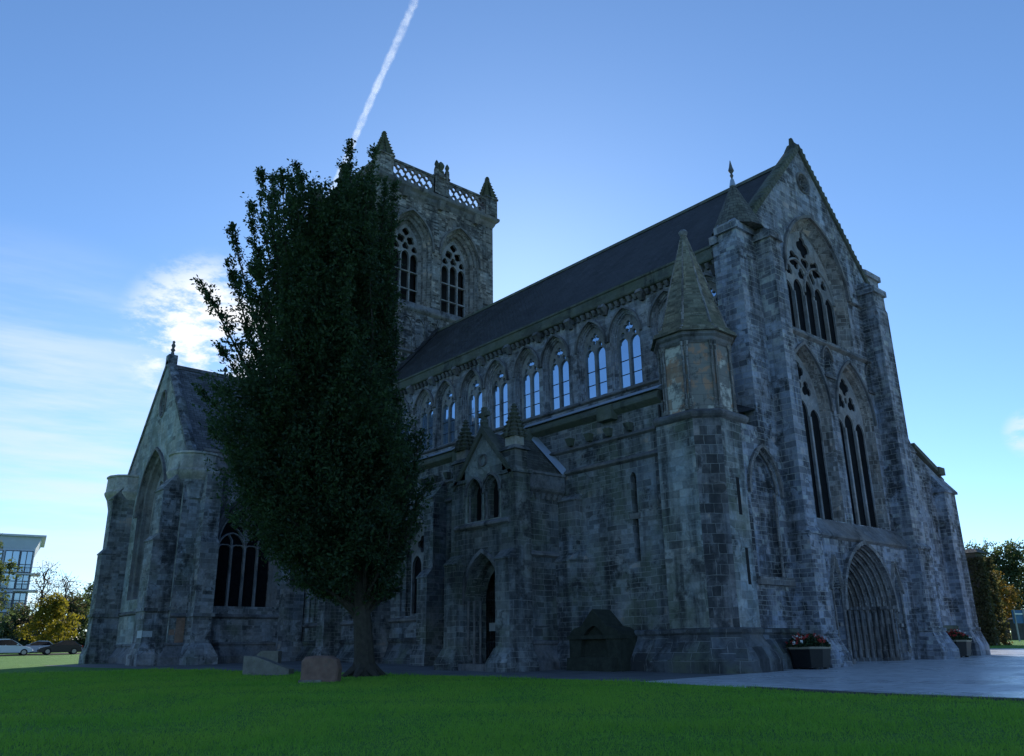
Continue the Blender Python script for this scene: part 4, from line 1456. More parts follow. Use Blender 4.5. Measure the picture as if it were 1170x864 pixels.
mb.mould([(XB, GY), (XA, GY), (XA, TY0)], [(o_ * .9, z_ * .75 + .35) for o_, z_ in PLINTH])
mb.mould([(XA, GY + 1), (XA, TY0)], [(0, 11.6), (.15, 11.75), (.22, 11.85), (.22, 12.0), (.05, 12.15), (.05, 12.75), (.12, 12.8), (.12, 12.95), (-.3, 12.95)])
mb.build('string_course', 'dressed_stone', tran)
# buttresses of the gable end
def transept_buttress(x0, x1, y0, w_top, top, mat='transept_stone'):
    mb = MB()
    weathered(mb, x0, x1, y0, GY + .05, -1, 7.2, 'N', .25, .4)
    weathered(mb, x0 + .02, x1 - .02, y0 + .25, GY + .05, 7.5, top, 'N', w_top, 1.3)
    mb.hexa((x0 - .28, x1 + .15, y0 - .2, GY, -1), (x0 - .28, x1 + .15, y0 - .2, GY, .85)); mb.hexa((x0 - .28, x1 + .15, y0 - .2, GY, .85), (x0, x1, y0, GY, 1.5))
    mb.box(x0 - .1, x1 + .1, y0 - .1, GY, 3.2, 3.38)
    return mb.build('buttress', mat, church)


transept_buttress(32.75, 34.3, -9.0, .9, 10.2)
transept_buttress(42.0, 43.0, -9.25, .9, 10.9)
mb = MB()
mb.box(31.75, XA + .02, -6.6, -5.62, -1, 11.2)
mb.hexa((31.65, XA, -6.65, -5.55, 7.15), (31.75, XA, -6.6, -5.62, 7.5))
mb.box(31.6, XA, -6.7, -5.5, 7.02, 7.15)
mb.box(31.55, XA, -6.66, -5.56, -1, 7.02)
mb.box(31.42, XA, -6.75, -5.45, 2.9, 3.1)
mb.hexa((31.05, XA, -7.0, -5.2, -1), (31.05, XA, -7.0, -5.2, .7)); mb.hexa((31.05, XA, -7.0, -5.2, .7), (31.5, XA, -6.68, -5.54, 1.45))
mb.build('buttress', 'transept_stone', church)
mb = MB()
mb.box(31.8, XA + .02, -1.0, .3, -1, 9.2); mb.hexa((31.8, XA, -1.0, .3, 9.2), (XA - .05, XA, -1.0, .3, 10.4))
mb.hexa((31.4, XA, -1.3, .6, -1), (31.75, XA, -1.02, .32, 1.5))
mb.build('buttress', 'transept_stone', church)
mb = MB()                                    # round corner parapets
for (cx, cy) in ((33.55, -6.75), (43.3, -7.6)):
    mb.lathe(cx, cy, [(1.2, 9.8), (1.3, 10.4), (1.42, 10.9)], 14)
cb = mb.build('corner_turret', 'transept_stone', church, split=True)
mb = MB()
for (cx, cy) in ((33.55, -6.75), (43.3, -7.6)):
    mb.lathe(cx, cy, [(1.40, 10.85), (1.46, 11.0), (1.62, 11.3), (1.66, 11.45), (1.58, 11.6), (1.55, 12.45), (1.64, 12.5), (1.62, 12.62), (1.2, 12.66)], 14)
mb.build('turret_parapet', 'pale_stone', cb)
mb = MB()
fbox(mb, Face((0, -9.006, 0), 'N'), 32.76, 33.6, 1.75, 2.15, -.002, .02)
fbox(mb, Face((32.744, 0, 0), 'W'), -8.98, -8.45, 1.8, 2.12, -.004, .02)
mb.build('plaque', 'plaque_stone', tran)
mb = MB()
fbox(mb, RW, -7.25, -6.75, .6, 2.85, -.02, .02); fbox(mb, RW, -7.6, -7.3, 1.9, 2.2, -.021, .02)
mb.build('patch', 'red_stone', tran)
mb = MB()
for k in range(16):
    y0 = GY + .25 + (18 - GY) * k / 16; y1 = GY + .25 + (18 - GY) * (k + 1) / 16
    for s_ in (-1, 1):
        mb.poly([(XR + s_ * 5.75, y0, 12.5), (XR + s_ * 5.75, y1, 12.5), (XR, y1, 19.75), (XR, y0, 19.75)])
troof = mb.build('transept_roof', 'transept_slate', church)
mb = MB()
mb.hexa((XR - .15, XR + .15, GY + .4, TY0, 19.62), (XR - .05, XR + .05, GY + .4, TY0, 19.9))
mb.lathe(XR, GY + 4.0, [(.12, 19.85), (.06, 20.1), (.18, 20.25), (.05, 20.5)], 6)
mb.build('ridge_tile', 'dressed_stone', troof)

# ---------------------------------------------------------------- north porch
PX0, PX1, PY = 8.2, 11.9, -2.7
PC = 9.98
PF = Face((0, PY, 0), 'N')
pd = (.25, 2.85, 1.25, 2.05)
w1 = (9.42, 6.15, 7.35, .52, .68); w2 = (10.58, 6.15, 7.35, .52, .68)
mb = MB()
sheet(mb, PF, [(PX0, -1), (PX0, 5.9), (PX1 - .1, 5.9), (PX1 - .1, -1)], [arch(PC, *pd, 10)])
rings(mb, PF, [arch(PC, pd[0], pd[1], pd[2] - t, pd[3] - t, 10) for t in (0, .05, .22, .26, .42)], [0, .22, .32, .62, .8])
for w_ in (w1, w2):
    rings(mb, PF, [arch(w_[0], w_[1], w_[2], w_[3] - t, w_[4] - t, 8) for t in (0, .04, .16, .18)], [0, .14, .2, .4])
PWF = Face((PX0, 0, 0), 'W')
sheet(mb, PWF, [(PY, -1), (PY, 8.05), (.42, 8.05), (.42, -1)], [])
mb.poly([(PX1 - .1, PY, -1), (PX1 - .1, .42, -1), (PX1 - .1, .42, 8.05), (PX1 - .1, PY, 8.05)])
porch = mb.build('porch', 'porch_stone', church)
mb = MB()
sheet(mb, PF, [(PX0, 5.9), (PX0, 7.9), (PC, 10.0), (PX1 - .1, 7.9), (PX1 - .1, 5.9)], [arch(*w1, 8), arch(*w2, 8)])
mb.build('porch_gable', 'gable_stone', porch)
mb = MB()
hood(mb, PF, PC, pd[1], pd[2] + .02, pd[3] + .02, .16, .14, .15)
for w_ in (w1, w2):
    hood(mb, PF, w_[0], w_[2], w_[3] + .02, w_[4] + .02, .09, .10, .05)
    for s_ in (-1, 1):
        p = PF.P(w_[0] + s_ * (w_[3] - .08), 0, .08)
        mb.lathe(p.x, p.y, [(.08, 6.15), (.05, 6.3), (.05, 7.2), (.09, 7.36)], 7)
mb.mould([(PX1, PY), (PX0, PY)], string_at(5.95, 1.2))
mb.mould([(PX0, PY + .6), (PX0, .3)], [(0, 7.2), (.16, 7.34), (.2, 7.42), (.2, 7.98), (.26, 8.02), (.26, 8.12), (-.2, 8.18)])
mb.mould([(PX0, PY), (PX0, .3)], string_at(4.65, .9))
mb.mould([(PX0, PY), (PX0, .3)], [(o_ * .8, z_ * .8) for o_, z_ in PLINTH])
for k in range(7):
    y = PY + .75 + k * .34
    mb.hexa((PX0 - .06, PX0, y - .07, y + .07, 6.98), (PX0 - .15, PX0, y - .09, y + .09, 7.22))
bar(mb, PF, [(PC + .24 * math.cos(i * math.pi / 6), 8.75 + .24 * math.sin(i * math.pi / 6)) for i in range(12)], .12, -.07, .02, True)
mb.build('moulding', 'dressed_stone', porch)
mb = MB()
for k in range(3):
    for s_ in (-1, 1):
        u = PC + s_ * (pd[2] - .06 - k * .14)
        p = PF.P(u, 0, .12 + k * .22)
        mb.lathe(p.x, p.y, [(.085, .2), (.085, .5), (.055, .58), (.055, 2.6), (.1, 2.85)], 7)
mb.build('shaft', 'dressed_stone', porch)
mb = MB()
for s_, xe in ((-1, PX0 - .25), (1, PX1 + .1)):
    mb.loft([[(xe, PY - .12, 7.65), (xe, PY - .12, 7.9), (xe, PY + .4, 7.9), (xe, PY + .4, 7.65)], [(PC, PY - .12, 9.95), (PC, PY - .12, 10.3), (PC, PY + .4, 10.3), (PC, PY + .4, 9.95)]])
mb.box(PC - .12, PC + .12, PY - .08, PY + .2, 10.2, 10.6)
mb.box(PC - .33, PC + .33, PY - .03, PY + .15, 10.72, 10.92); mb.box(PC - .1, PC + .1, PY - .04, PY + .16, 10.5, 11.15)
mb.lathe(PC, PY + .05, [(.1, 10.3), (.2, 10.45), (.1, 10.6)], 8)
mb.build('gable_coping', 'moss_stone', porch)
mb = MB()
mb.poly([(PX0 - .15, PY + .3, 8.0), (PX0 - .15, .42, 8.0), (PC, .42, 10.05), (PC, PY + .3, 10.05)])
mb.poly([(PX1, PY + .3, 7.9), (PX1, .42, 7.9), (PC, .42, 10.05), (PC, PY + .3, 10.05)])
mb.build('porch_roof', 'mossy_slate', porch)
mb = MB()
mb.loft([[(PX0 - .2, .18, 8.12), (PX0 - .2, .41, 8.12), (PX0 - .2, .41, 8.42), (PX0 - .2, .22, 8.2)], [(PC, .18, 10.1), (PC, .41, 10.1), (PC, .41, 10.4), (PC, .22, 10.18)]])
mb.build('flashing', 'lead', porch)
def porch_pier(x0, x1):
    mb = MB()
    mb.box(x0, x1, PY - .04, PY + .8, -1, 7.9)
    weathered(mb, x0 + .02, x1 - .02, PY - .42, PY, -1, 4.35, 'N', .38, .45)
    mb.box(x0 - .08, x1 + .08, PY - .12, PY + .88, 7.9, 8.05)
    mb.box(x0 + .04, x1 - .04, PY, PY + .7, 8.05, 8.9)
    mb.hexa((x0 - .08, x1 + .08, PY - .1, PY + .84, 8.9), (x0 + .06, x1 - .06, PY + .04, PY + .7, 9.1))
    mb.hexa((x0 - .2, x1 + .2, PY - .75, PY + .9, -1), (x0 - .2, x1 + .2, PY - .75, PY + .9, .4)); mb.hexa((x0 - .2, x1 + .2, PY - .75, PY + .9, .4), (x0 - .02, x1 + .02, PY - .45, PY + .8, .95))
    mb.build('buttress', 'porch_stone', porch)
    mb = MB(); mb.box(x0 + .14, x1 - .14, PY + .1, PY + .62, 9.05, 9.5); mb.build('pinnacle_block', 'pale_stone', porch)
    crocket_pinnacle((x0 + x1) / 2, PY + .36, 9.5, 1.35, .52, parent=porch)


porch_pier(7.85, 8.75); porch_pier(11.25, 12.2)
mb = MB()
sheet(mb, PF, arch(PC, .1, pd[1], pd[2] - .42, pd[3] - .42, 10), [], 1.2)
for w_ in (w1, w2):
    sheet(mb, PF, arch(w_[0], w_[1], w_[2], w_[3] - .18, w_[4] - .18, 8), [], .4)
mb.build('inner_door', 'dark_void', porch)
mb = MB()
for k in range(13):
    u = PC - .82 + k * .137
    mb.tube([PF.P(u, .2, .86), PF.P(u, 3.2, .86)], .012, 4)
for z in (.45, 1.2, 1.95, 2.9):
    fbox(mb, PF, PC - .84, PC + .84, z - .025, z + .025, .84, .88)
gate = mb.build('gate', 'iron', porch)
mb = MB(); fbox(mb, PF, PC + .18, PC + .62, 1.62, 1.95, .80, .815); mb.build('notice', 'paper', porch)
mb = MB(); mb.box(PC - 1.5, PC + 1.5, PY - .5, PY + .9, -.4, .26 + G(PC, PY)); mb.build('step', 'dressed_stone', porch)

# ================================================================== PLANTS
def quads_mesh(name, mat, cen, nrm, upv, wid, hei, parent=None):
    """many small leaf faces as one mesh (Blender space, relative to the parent)"""
    n = len(cen)
    t = np.cross(nrm, upv); t /= np.linalg.norm(t, axis=1)[:, None] + 1e-9
    u = np.cross(t, nrm)
    w = wid[:, None] * t; h = hei[:, None] * u
    v = np.empty((n, 4, 3), np.float32)
    v[:, 0] = cen - h; v[:, 1] = cen + w * .9 + h * .1; v[:, 2] = cen + h; v[:, 3] = cen - w * .9 + h * .1
    v[:, 1] += nrm * wid[:, None] * .25; v[:, 3] += nrm * wid[:, None] * .25
    me = bpy.data.meshes.new(name)
    me.vertices.add(n * 4); me.loops.add(n * 4); me.polygons.add(n)
    me.vertices.foreach_set('co', v.ravel())
    me.loops.foreach_set('vertex_index', np.arange(n * 4, dtype=np.int32))
    me.polygons.foreach_set('loop_start', np.arange(0, n * 4, 4, dtype=np.int32))
    me.update(calc_edges=True)
    me.materials.append(MATS[mat])
    o = bpy.data.objects.new(name, me)
    col.objects.link(o)
    if parent is not None:
        o.parent = parent
    return o


def rand_dirs(n):
    d = rng.normal(size=(n, 3))
    return d / np.linalg.norm(d, axis=1)[:, None]


# ---- the tall hornbeam: upswept limbs measured along (sideways, height) in the plane facing the lawn
TX, TY = 10.6, -7.9
side = np.array([-.652, -.758, 0]) / 1.0; deep = np.array([.755, -.656, 0])
LIMBS = [
    [(-5.3, 21.8), (-4.2, 15.7), (-2.2, 9.1), (-0.7, 4.2)], [(-4.5, 21.9), (-3.3, 15.7), (-1.7, 9.1), (-0.6, 4.2)],
    [(-3.5, 20.8), (-2.7, 14.9), (-1.3, 8.4), (-0.4, 3.9)], [(-2.0, 22.2), (-1.6, 15.7), (-0.9, 9.1), (-0.4, 3.9)],
    [(-0.8, 22.5), (-0.6, 15.7), (-0.4, 9.1), (-0.3, 3.9)], [(-0.1, 21.7), (-0.1, 15.2), (-0.1, 9.1), (-0.2, 3.9)],
    [(0.4, 17.7), (0.2, 12.1), (0.0, 6.9), (-0.2, 3.6)], [(0.6, 15.6), (0.4, 11.3), (0.1, 6.6), (-0.1, 3.6)],
    [(0.8, 10.9), (0.5, 7.6), (0.1, 4.9), (-0.1, 2.6)], [(2.2, 9.5), (1.3, 6.9), (0.5, 4.5), (-0.1, 2.6)],
    [(2.1, 8.0), (1.3, 5.9), (0.6, 4.0), (-0.1, 2.4)], [(1.7, 5.9), (1.0, 4.2), (0.4, 3.2), (-0.1, 2.3)],
    [(-6.0, 19.9), (-5.0, 15.7), (-3.4, 10.2), (-0.9, 3.9)], [(-6.7, 18.7), (-5.4, 14.5), (-3.6, 9.5), (-1.0, 3.7)],
    [(-7.4, 15.8), (-5.8, 12.9), (-3.9, 9.1), (-1.0, 3.6)], [(-6.7, 10.8), (-4.7, 8.4), (-2.7, 5.6), (-0.7, 2.9)],
    [(-6.4, 9.2), (-4.4, 7.2), (-2.5, 4.9), (-0.7, 2.8)], [(-5.6, 6.9), (-3.8, 5.6), (-2.1, 4.1), (-0.5, 2.6)],
    [(-5.1, 5.4), (-3.3, 4.6), (-1.8, 3.4), (-0.5, 2.4)], [(-2.5, 3.3), (-1.7, 3.3), (-1.0, 2.8), (-0.4, 2.1)],
    [(0.7, 3.9), (0.5, 3.2), (0.2, 2.6), (-0.1, 2.1)], [(-2.4, 19.1), (-1.9, 13.7), (-1.1, 8.4), (-0.4, 3.9)],
    [(-1.3, 19.7), (-1.0, 13.6), (-0.6, 8.4), (-0.3, 3.9)], [(-3.9, 18.2), (-2.9, 12.9), (-1.5, 7.7), (-0.5, 3.7)],
    [(-4.7, 12.1), (-3.3, 9.1), (-1.9, 6.3), (-0.6, 3.2)], [(1.2, 8.3), (0.7, 6.6), (0.3, 4.5), (-0.1, 2.6)],
    [(-5.0, 11.0), (-3.4, 8.0), (-1.8, 5.6), (-0.6, 3.1)], [(-5.4, 7.9), (-3.7, 6.6), (-2.0, 4.7), (-0.6, 2.8)],
    [(0.0, 12.1), (-0.1, 9.1), (-0.2, 5.6), (-0.3, 2.9)],
    [(-4.8, 19.6), (-3.7, 14.2), (-2.1, 8.8), (-0.7, 4.2)], [(-4.1, 20.2), (-3.1, 14.6), (-1.7, 8.8), (-0.6, 4.2)],
    [(-3.0, 19.8), (-2.3, 14.5), (-1.2, 8.4), (-0.5, 4.1)], [(-2.7, 18.6), (-2.2, 13.5), (-1.1, 8.0), (-0.5, 4.0)],
    [(-1.6, 20.6), (-1.3, 14.5), (-0.8, 8.8), (-0.4, 3.9)], [(-0.5, 20.3), (-0.4, 14.5), (-0.3, 8.8), (-0.3, 3.9)],
    [(0.1, 19.4), (0.1, 14.0), (0.0, 8.5), (-0.2, 3.9)], [(0.5, 13.8), (0.4, 10.5), (0.1, 6.5), (-0.1, 3.4)],
    [(-5.6, 21.2), (-4.6, 16.5), (-2.6, 10), (-0.7, 4.2)], [(-4.0, 22.0), (-3.2, 16.0), (-1.7, 9.5), (-0.5, 4.2)], [(-1.4, 22.6), (-1.2, 16.5), (-0.7, 9.5), (-0.3, 4.0)], [(0.3, 21.0), (0.2, 15.5), (0.0, 9.0), (-0.2, 3.9)],
    [(0.9, 3.6), (0.55, 3.1), (0.2, 2.7), (-0.1, 2.2)], [(-1.6, 3.0), (-1.1, 2.9), (-0.7, 2.6), (-0.35, 2.2)], [(1.3, 4.7), (0.8, 3.9), (0.3, 3.0), (-0.1, 2.3)], [(-3.4, 3.6), (-2.3, 3.3), (-1.3, 2.9), (-0.4, 2.2)],
    [(-7.0, 13.4), (-5.4, 11.2), (-3.2, 7.6), (-0.8, 3.4)], [(-6.9, 17.2), (-5.6, 13.9), (-3.6, 9.4), (-1.0, 3.7)],
    [(-4.4, 16.5), (-3.4, 12.4), (-1.9, 7.8), (-0.6, 3.8)], [(0.3, 16.6), (0.2, 12.6), (0.0, 7.8), (-0.2, 3.6)]]


def spline(P, n):
    P = np.array(P, float); m = len(P)
    t = np.linspace(0, m - 1, n); i = np.minimum(t.astype(int), m - 2); f = (t - i)[:, None]
    p0 = P[np.maximum(i - 1, 0)]; p1 = P[i]; p2 = P[i + 1]; p3 = P[np.minimum(i + 2, m - 1)]
    return .5 * (2 * p1 + (p2 - p0) * f + (2 * p0 - 5 * p1 + 4 * p2 - p3) * f * f + (3 * p1 - p0 - 3 * p2 + p3) * f ** 3)


tree = empty('hornbeam_tree', (TX, TY, G(TX, TY)), 'tall dark upswept tree with dense small leaves standing alone on the lawn', 'tree')
mbT = MB()
trunk = [(0, 0, -.3), (0, 0, .15), (-.02, 0, .8), (-.12, 0, 1.8), (-.22, .05, 2.6), (-.38, .05, 3.6), (-.55, 0, 5.0), (-.9, 0, 8), (-1.4, .1, 12), (-2.0, 0, 17)]


def tpt(s_, d_, z):
    w = np.array([TX, -TY, G(TX, TY)]) + side * s_ + deep * d_ + np.array([0, 0, z])
    return (w[0], -w[1], w[2])


mbT.tube([tpt(*p) for p in trunk], [.54, .43, .37, .34, .32, .27, .22, .17, .10, .03], 10)
for a_ in range(6):                          # root flare
    an = a_ * 1.05 + .3
    mbT.tube([tpt(0, 0, .55), tpt(.5 * math.cos(an), .5 * math.sin(an), .12), tpt(.95 * math.cos(an), .95 * math.sin(an), -.12)], [.24, .17, .05], 6)
LC = []; LU = []
for li in range(2 * len(LIMBS)):
    L = LIMBS[li % len(LIMBS)]
    P = np.array(L)[::-1]
    second = li >= len(LIMBS)
    lim_d = rng.uniform(-2.6, 2.6) if second else rng.uniform(-1.2, 1.2)
    k = np.linspace(0, 1, 4)
    P3 = np.stack([P[:, 0], lim_d * k, P[:, 1]], 1)
    if second:
        sc_ = rng.uniform(.72, .94)
        P3[1:, 2] = P3[0, 2] + (P3[1:, 2] - P3[0, 2]) * sc_
        P3[1:, 0] = P3[0, 0] + (P3[1:, 0] - P3[0, 0]) * sc_ * rng.uniform(.75, 1.0) + rng.normal(0, .25) * k[1:]
    S = spline(P3, 26)
    S[:, :2] += np.cumsum(rng.normal(0, .05, (26, 2)), 0) * np.linspace(0, 1, 26)[:, None]
    mbT.tube([tpt(*S[i]) for i in range(0, 26, 3)], list(np.linspace(.13, .012, 9)), 5)
    length = np.linalg.norm(np.diff(S, axis=0), axis=1).sum()
    ns = int(length * 8)
    tt = rng.uniform(.10, 1.0, ns) ** .85
    for t in tt:
        i = min(24, int(t * 25)); f = t * 25 - i
        p = S[i] * (1 - f) + S[i + 1] * f
        tang = S[i + 1] - S[i]; tang /= np.linalg.norm(tang)
        rad = (1.1 * (1 - t) ** .7 + .26) * rng.uniform(.4, 1.35)
        out = rng.normal(size=3) * np.array([1, 1.15, .45])
        d_ = tang * .75 + out * .62 + np.array([0, 0, .28]); d_ /= np.linalg.norm(d_)
        m_ = int(10 + rad * 12)
        q = np.linspace(.15, 1, m_)[:, None]
        pts = p + d_ * rad * q + rng.normal(0, .075, (m_, 3))
        pts[:, 2] = np.maximum(pts[:, 2], 2.2 + rng.uniform(0, .6))
        LC.append(pts); LU.append(np.repeat(d_[None], m_, 0))
# twigs filling the body of the crown
OUT = np.array([(-0.48, 2.53), (-1.14, 2.6), (-2.53, 3.4), (-4.1, 4.21), (-5.04, 5.22), (-5.63, 6.81), (-6.13, 8.37), (-6.38, 9.9), (-6.01, 10.94), (-5.29, 11.69), (-5.13, 13.31), (-5.11, 15.72), (-5.27, 18.67), (-5.2, 20.4), (-4.69, 20.8), (-3.71, 20.9), (-3.05, 19.9), (-2.51, 20.7), (-1.96, 21.3), (-0.98, 21.6), (-0.17, 21.2), (0.2, 19.9), (0.39, 17.73), (0.61, 15.64), (0.49, 13.62), (0.38, 12.45), (0.83, 10.92), (1.5, 9.79), (2.1, 9.05), (2.1, 7.61), (1.85, 5.87), (1.4, 4.46), (0.85, 3.64), (0.34, 2.84)])
OUTL = [tuple(p) for p in OUT]
OUTE = [tuple(OUT[i] * (1 - f) + OUT[(i + 1) % len(OUT)] * f) for i in range(len(OUT)) for f in (0, .2, .4, .6, .8)]
ghost = rng.uniform(0, 6.28, (6, 3))
def lumpy(s_, d_, z_):
    return sum(math.sin(s_ * a + p0) * math.sin(d_ * a + p1) * math.sin(z_ * a * .55 + p2) for a, (p0, p1, p2) in zip((1.1, 1.7, 2.3, 3.1, 1.4, 2.7), ghost))
made = 0
while made < 8200:
    s_, z_ = rng.uniform(-6.4, 2.2), rng.uniform(2.5, 21.7)
    if not inside(s_, z_, OUTL):
        continue
    half = 3.3 * math.sin(math.pi * min(1, max(.02, (z_ - 1.6) / 21.0)) ** .8) ** .6
    d_ = rng.uniform(-half, half)
    if lumpy(s_, d_, z_) < -.42:
        continue
    # thin towards the outline so that single shoots carry the edge
    near = min(math.hypot(s_ - a_, (z_ - b_) * .8) for a_, b_ in OUTE)
    if near < .9 and (rng.uniform() > near / .9 * .8 + .05 or math.sin(z_ * 2.1 + s_ * 3.3) * math.sin(z_ * .9 + 1.2) < -.15):
        continue
    if (s_ < -3.7 and z_ > 11.0 and rng.uniform() < .72) or rng.uniform() > (23.5 - z_) / 5.5:
        continue
    cx_ = -.35 - .11 * (z_ - 2.5)
    dr = np.array([(s_ - cx_) * .16 + rng.normal(0, .45), d_ * .16 + rng.normal(0, .45), .85 + rng.normal(0, .25)]); dr /= np.linalg.norm(dr)
    rad = rng.uniform(.45, 1.05)
    m_ = int(9 + rad * 13)
    q = np.linspace(0, 1, m_)[:, None]
    pts = np.array([s_, d_, z_]) + dr * rad * (q - .5) + rng.normal(0, .10, (m_, 3))
    LC.append(pts); LU.append(np.repeat(dr[None], m_, 0))
    made += 1
LC = np.concatenate(LC); LU = np.concatenate(LU)
cen = side * LC[:, :1] + deep * LC[:, 1:2] + np.array([0, 0, 1]) * LC[:, 2:3]
upv = side * LU[:, :1] + deep * LU[:, 1:2] + np.array([0, 0, 1]) * LU[:, 2:3] + rand_dirs(len(LC)) * .8
nrm = rand_dirs(len(LC)); nrm[:, 2] = np.abs(nrm[:, 2]) + .2; nrm /= np.linalg.norm(nrm, axis=1)[:, None]
sz = rng.uniform(.05, .10, len(LC))
quads_mesh('crown', 'hornbeam_leaf', cen, nrm, upv, sz * .62, sz * 1.1, tree)
mbT.build('trunk', 'bark', tree, True)


def simple_tree(name, x, y, h, w, leaf, label, cat='tree', n=5000, base=.18, group=None, size=.28, bare=False, lumps=16, taper=.5, open_=1.0):
    """a background tree: forked trunk and an uneven crown of leaf clumps"""
    root = empty(name, (x, y, G(min(x, 160), min(y, 160))), label, cat, group)
    mb = MB()
    z0 = h * base
    mb.tube([(x, y, root.location.z - .3), (x, y, root.location.z + z0), (x + w * .03, y, root.location.z + h * .6), (x, y, root.location.z + h * .92)], [h * .028, h * .022, h * .012, .03], 7)
    cs = []
    for i in range(lumps):
        zz = z0 + (h - z0) * (i + .6) / lumps
        prof = math.sin(math.pi * min(1, max(0.05, (zz - z0 * .6) / (h - z0 * .6))) ** taper) * .9 + .12
        a_ = i * 2.4 + rng.uniform(-.5, .5)
        r_ = w * .5 * prof * rng.uniform(.35, .85)
        c = np.array([r_ * math.cos(a_), r_ * math.sin(a_), zz])
        cs.append((c, w * rng.uniform(.17, .27)))
        mb.tube([(x, y, root.location.z + max(z0, zz - r_ * .9 - .5)), (x + c[0] * .55, y - c[1] * .55, root.location.z + zz - r_ * .2), (x + c[0], y - c[1], root.location.z + zz)], [h * .010, h * .006, .02], 5)
        for q in range(5 if bare else 2):
            e_ = c + rand_dirs(1)[0] * w * .25 + np.array([0, 0, w * .08])
            mb.tube([(x + c[0] * .7, y - c[1] * .7, root.location.z + zz - r_ * .1), (x + e_[0], y - e_[1], root.location.z + e_[2])], [h * .005, .012], 4)
    pc = []
    per = n // lumps
    for c, r in cs:
        m_ = max(4, per // 22)
        sub = c + rand_dirs(m_) * (r * rng.uniform(.25, 1.1, m_) ** .6)[:, None] * np.array([1, 1, .8])
        for s_ in sub:
            pc.append(s_ + rng.normal(0, r * .16 * open_, (22, 3)))
    pc = np.concatenate(pc)
    pc[:, 2] = np.maximum(pc[:, 2], z0 * .55)
    nr = rand_dirs(len(pc)); sz = rng.uniform(.5, 1.0, len(pc)) * size
    quads_mesh('crown', leaf, pc, nr, rand_dirs(len(pc)), sz * .6, sz, root)
    mb.build('trunk', 'twig' if bare else 'bark', root, True)
    return root


# left of the church
simple_tree('broadleaf_tree', 91.5, -8.6, 12.2, 8.5, 'dark_leaf', 'big grey-green tree at the left edge in front of the flats', n=9000, base=.06, taper=.75, lumps=22)
simple_tree('round_tree', 97.5, .7, 6.2, 5.6, 'autumn_leaf', 'small round-headed tree turning yellow behind the parked cars', n=7000, base=.24, taper=.8, size=.2)
simple_tree('thin_tree', 114.5, 2.8, 11.2, 6.0, 'brown_leaf', 'taller thin nearly leafless tree above the yellowing tree', n=1600, bare=True, group='thin trees behind the car park', size=.16, open_=2.2)
simple_tree('thin_tree', 114.0, 5.6, 9.6, 7.0, 'brown_leaf', 'lower spreading nearly leafless tree between the yellowing tree and the church', n=1500, bare=True, group='thin trees behind the car park', size=.16, open_=2.2)
simple_tree('broadleaf_tree', 117, 7.6, 6.6, 8, 'dark_leaf', 'low dull green tree right behind the transept corner', n=6000, base=.1)
simple_tree('broadleaf_tree', 119, 1.5, 5.6, 7, 'dark_leaf', 'low dull green tree under the thin bare trees', n=5000, base=.1)
simple_tree('broadleaf_tree', 128, 13, 9.5, 9, 'dark_leaf', 'green tree mostly hidden behind the transept', n=4000, base=.1)
# right of the church
simple_tree('tall_tree', 33.5, 115.0, 12.5, 10, 'dark_leaf', 'tall dark tree closest to the church on the right', n=9000, base=.1, group='dark trees beyond the green')
simple_tree('tall_tree', 27.5, 123.0, 13.4, 11, 'dark_leaf', 'tall dark tree in the gap between two others beyond the orange tree', n=9000, base=.1, group='dark trees beyond the green')
simple_tree('tall_tree', 29.0, 113.5, 12.2, 10, 'dark_leaf', 'tall dark tree at the right edge behind the blue sign', n=9000, base=.1, group='dark trees beyond the green')
simple_tree('tall_tree', 22.0, 118.0, 12.5, 11, 'dark_leaf', 'tall dark tree just past the right edge', n=6000, base=.1, group='dark trees beyond the green')
simple_tree('tall_tree', 42.0, 128.0, 10.5, 12, 'dark_leaf', 'tall dark tree mostly hidden behind the ivy wall', n=6000, base=.1, group='dark trees beyond the green')
simple_tree('autumn_tree', 24.3, 92.5, 7.6, 5.0, 'orange_leaf', 'orange-brown tree behind the low broken wall', n=7000, base=.14, taper=.8, size=.22)

# hedge behind the cars
hx = rng.uniform(0, 1, 9000)
hed = empty('hedge', (107.5, 2.5, G(107.5, 2.5)), 'dark clipped hedge along the back of the car park', 'hedge')
c = np.stack([(hx - .5) * -2 + rng.normal(0, .7, 9000), -(hx - .5) * 24, rng.uniform(0, 1.75, 9000) + rng.normal(0, .08, 9000)], 1)
sz = rng.uniform(.12, .24, 9000)
quads_mesh('foliage', 'hedge_leaf', c, rand_dirs(9000), rand_dirs(9000), sz * .7, sz, hed)
mb = MB(); mb.box(106.7, 108.3, -9, 14, .6, 2.6); mb.build('core', 'hedge_leaf', hed)

# ivy-grown wall beyond the aisle end
iv = empty('ivy_wall', (7.5, 44.0, G(7.5, 44)), 'end of a tall wall smothered in dark ivy with a small tiled coping', 'wall')
mb = MB(); z = iv.location.z; mb.box(7.6, 23, 43.2, 44.6, z - .4, z + 6.7); mb.build('masonry', 'ragged_wall', iv)
mb = MB(); mb.hexa((7.3, 23.2, 42.9, 44.9, z + 6.7), (7.6, 23, 43.6, 44.2, z + 7.05)); mb.build('coping', 'mossy_slate', iv)
n = 15000
tt = rng.uniform(0, 1, n)
c = np.stack([-.25 + 12 * rng.uniform(0, 1, n) ** 2.2, rng.uniform(-.9, 1.0, n), rng.uniform(0, 6.4, n)], 1)
bulge = 1 + .5 * np.exp(-c[:, 2] / 1.5)
c[:, 1] = np.sign(c[:, 1]) * (np.abs(c[:, 1]) * .35 + .62) * bulge
c[:, 0] += rng.normal(0, .18, n)
sz = rng.uniform(.07, .14, n)
quads_mesh('ivy', 'ivy_leaf', c, rand_dirs(n), rand_dirs(n), sz * .8, sz, iv)

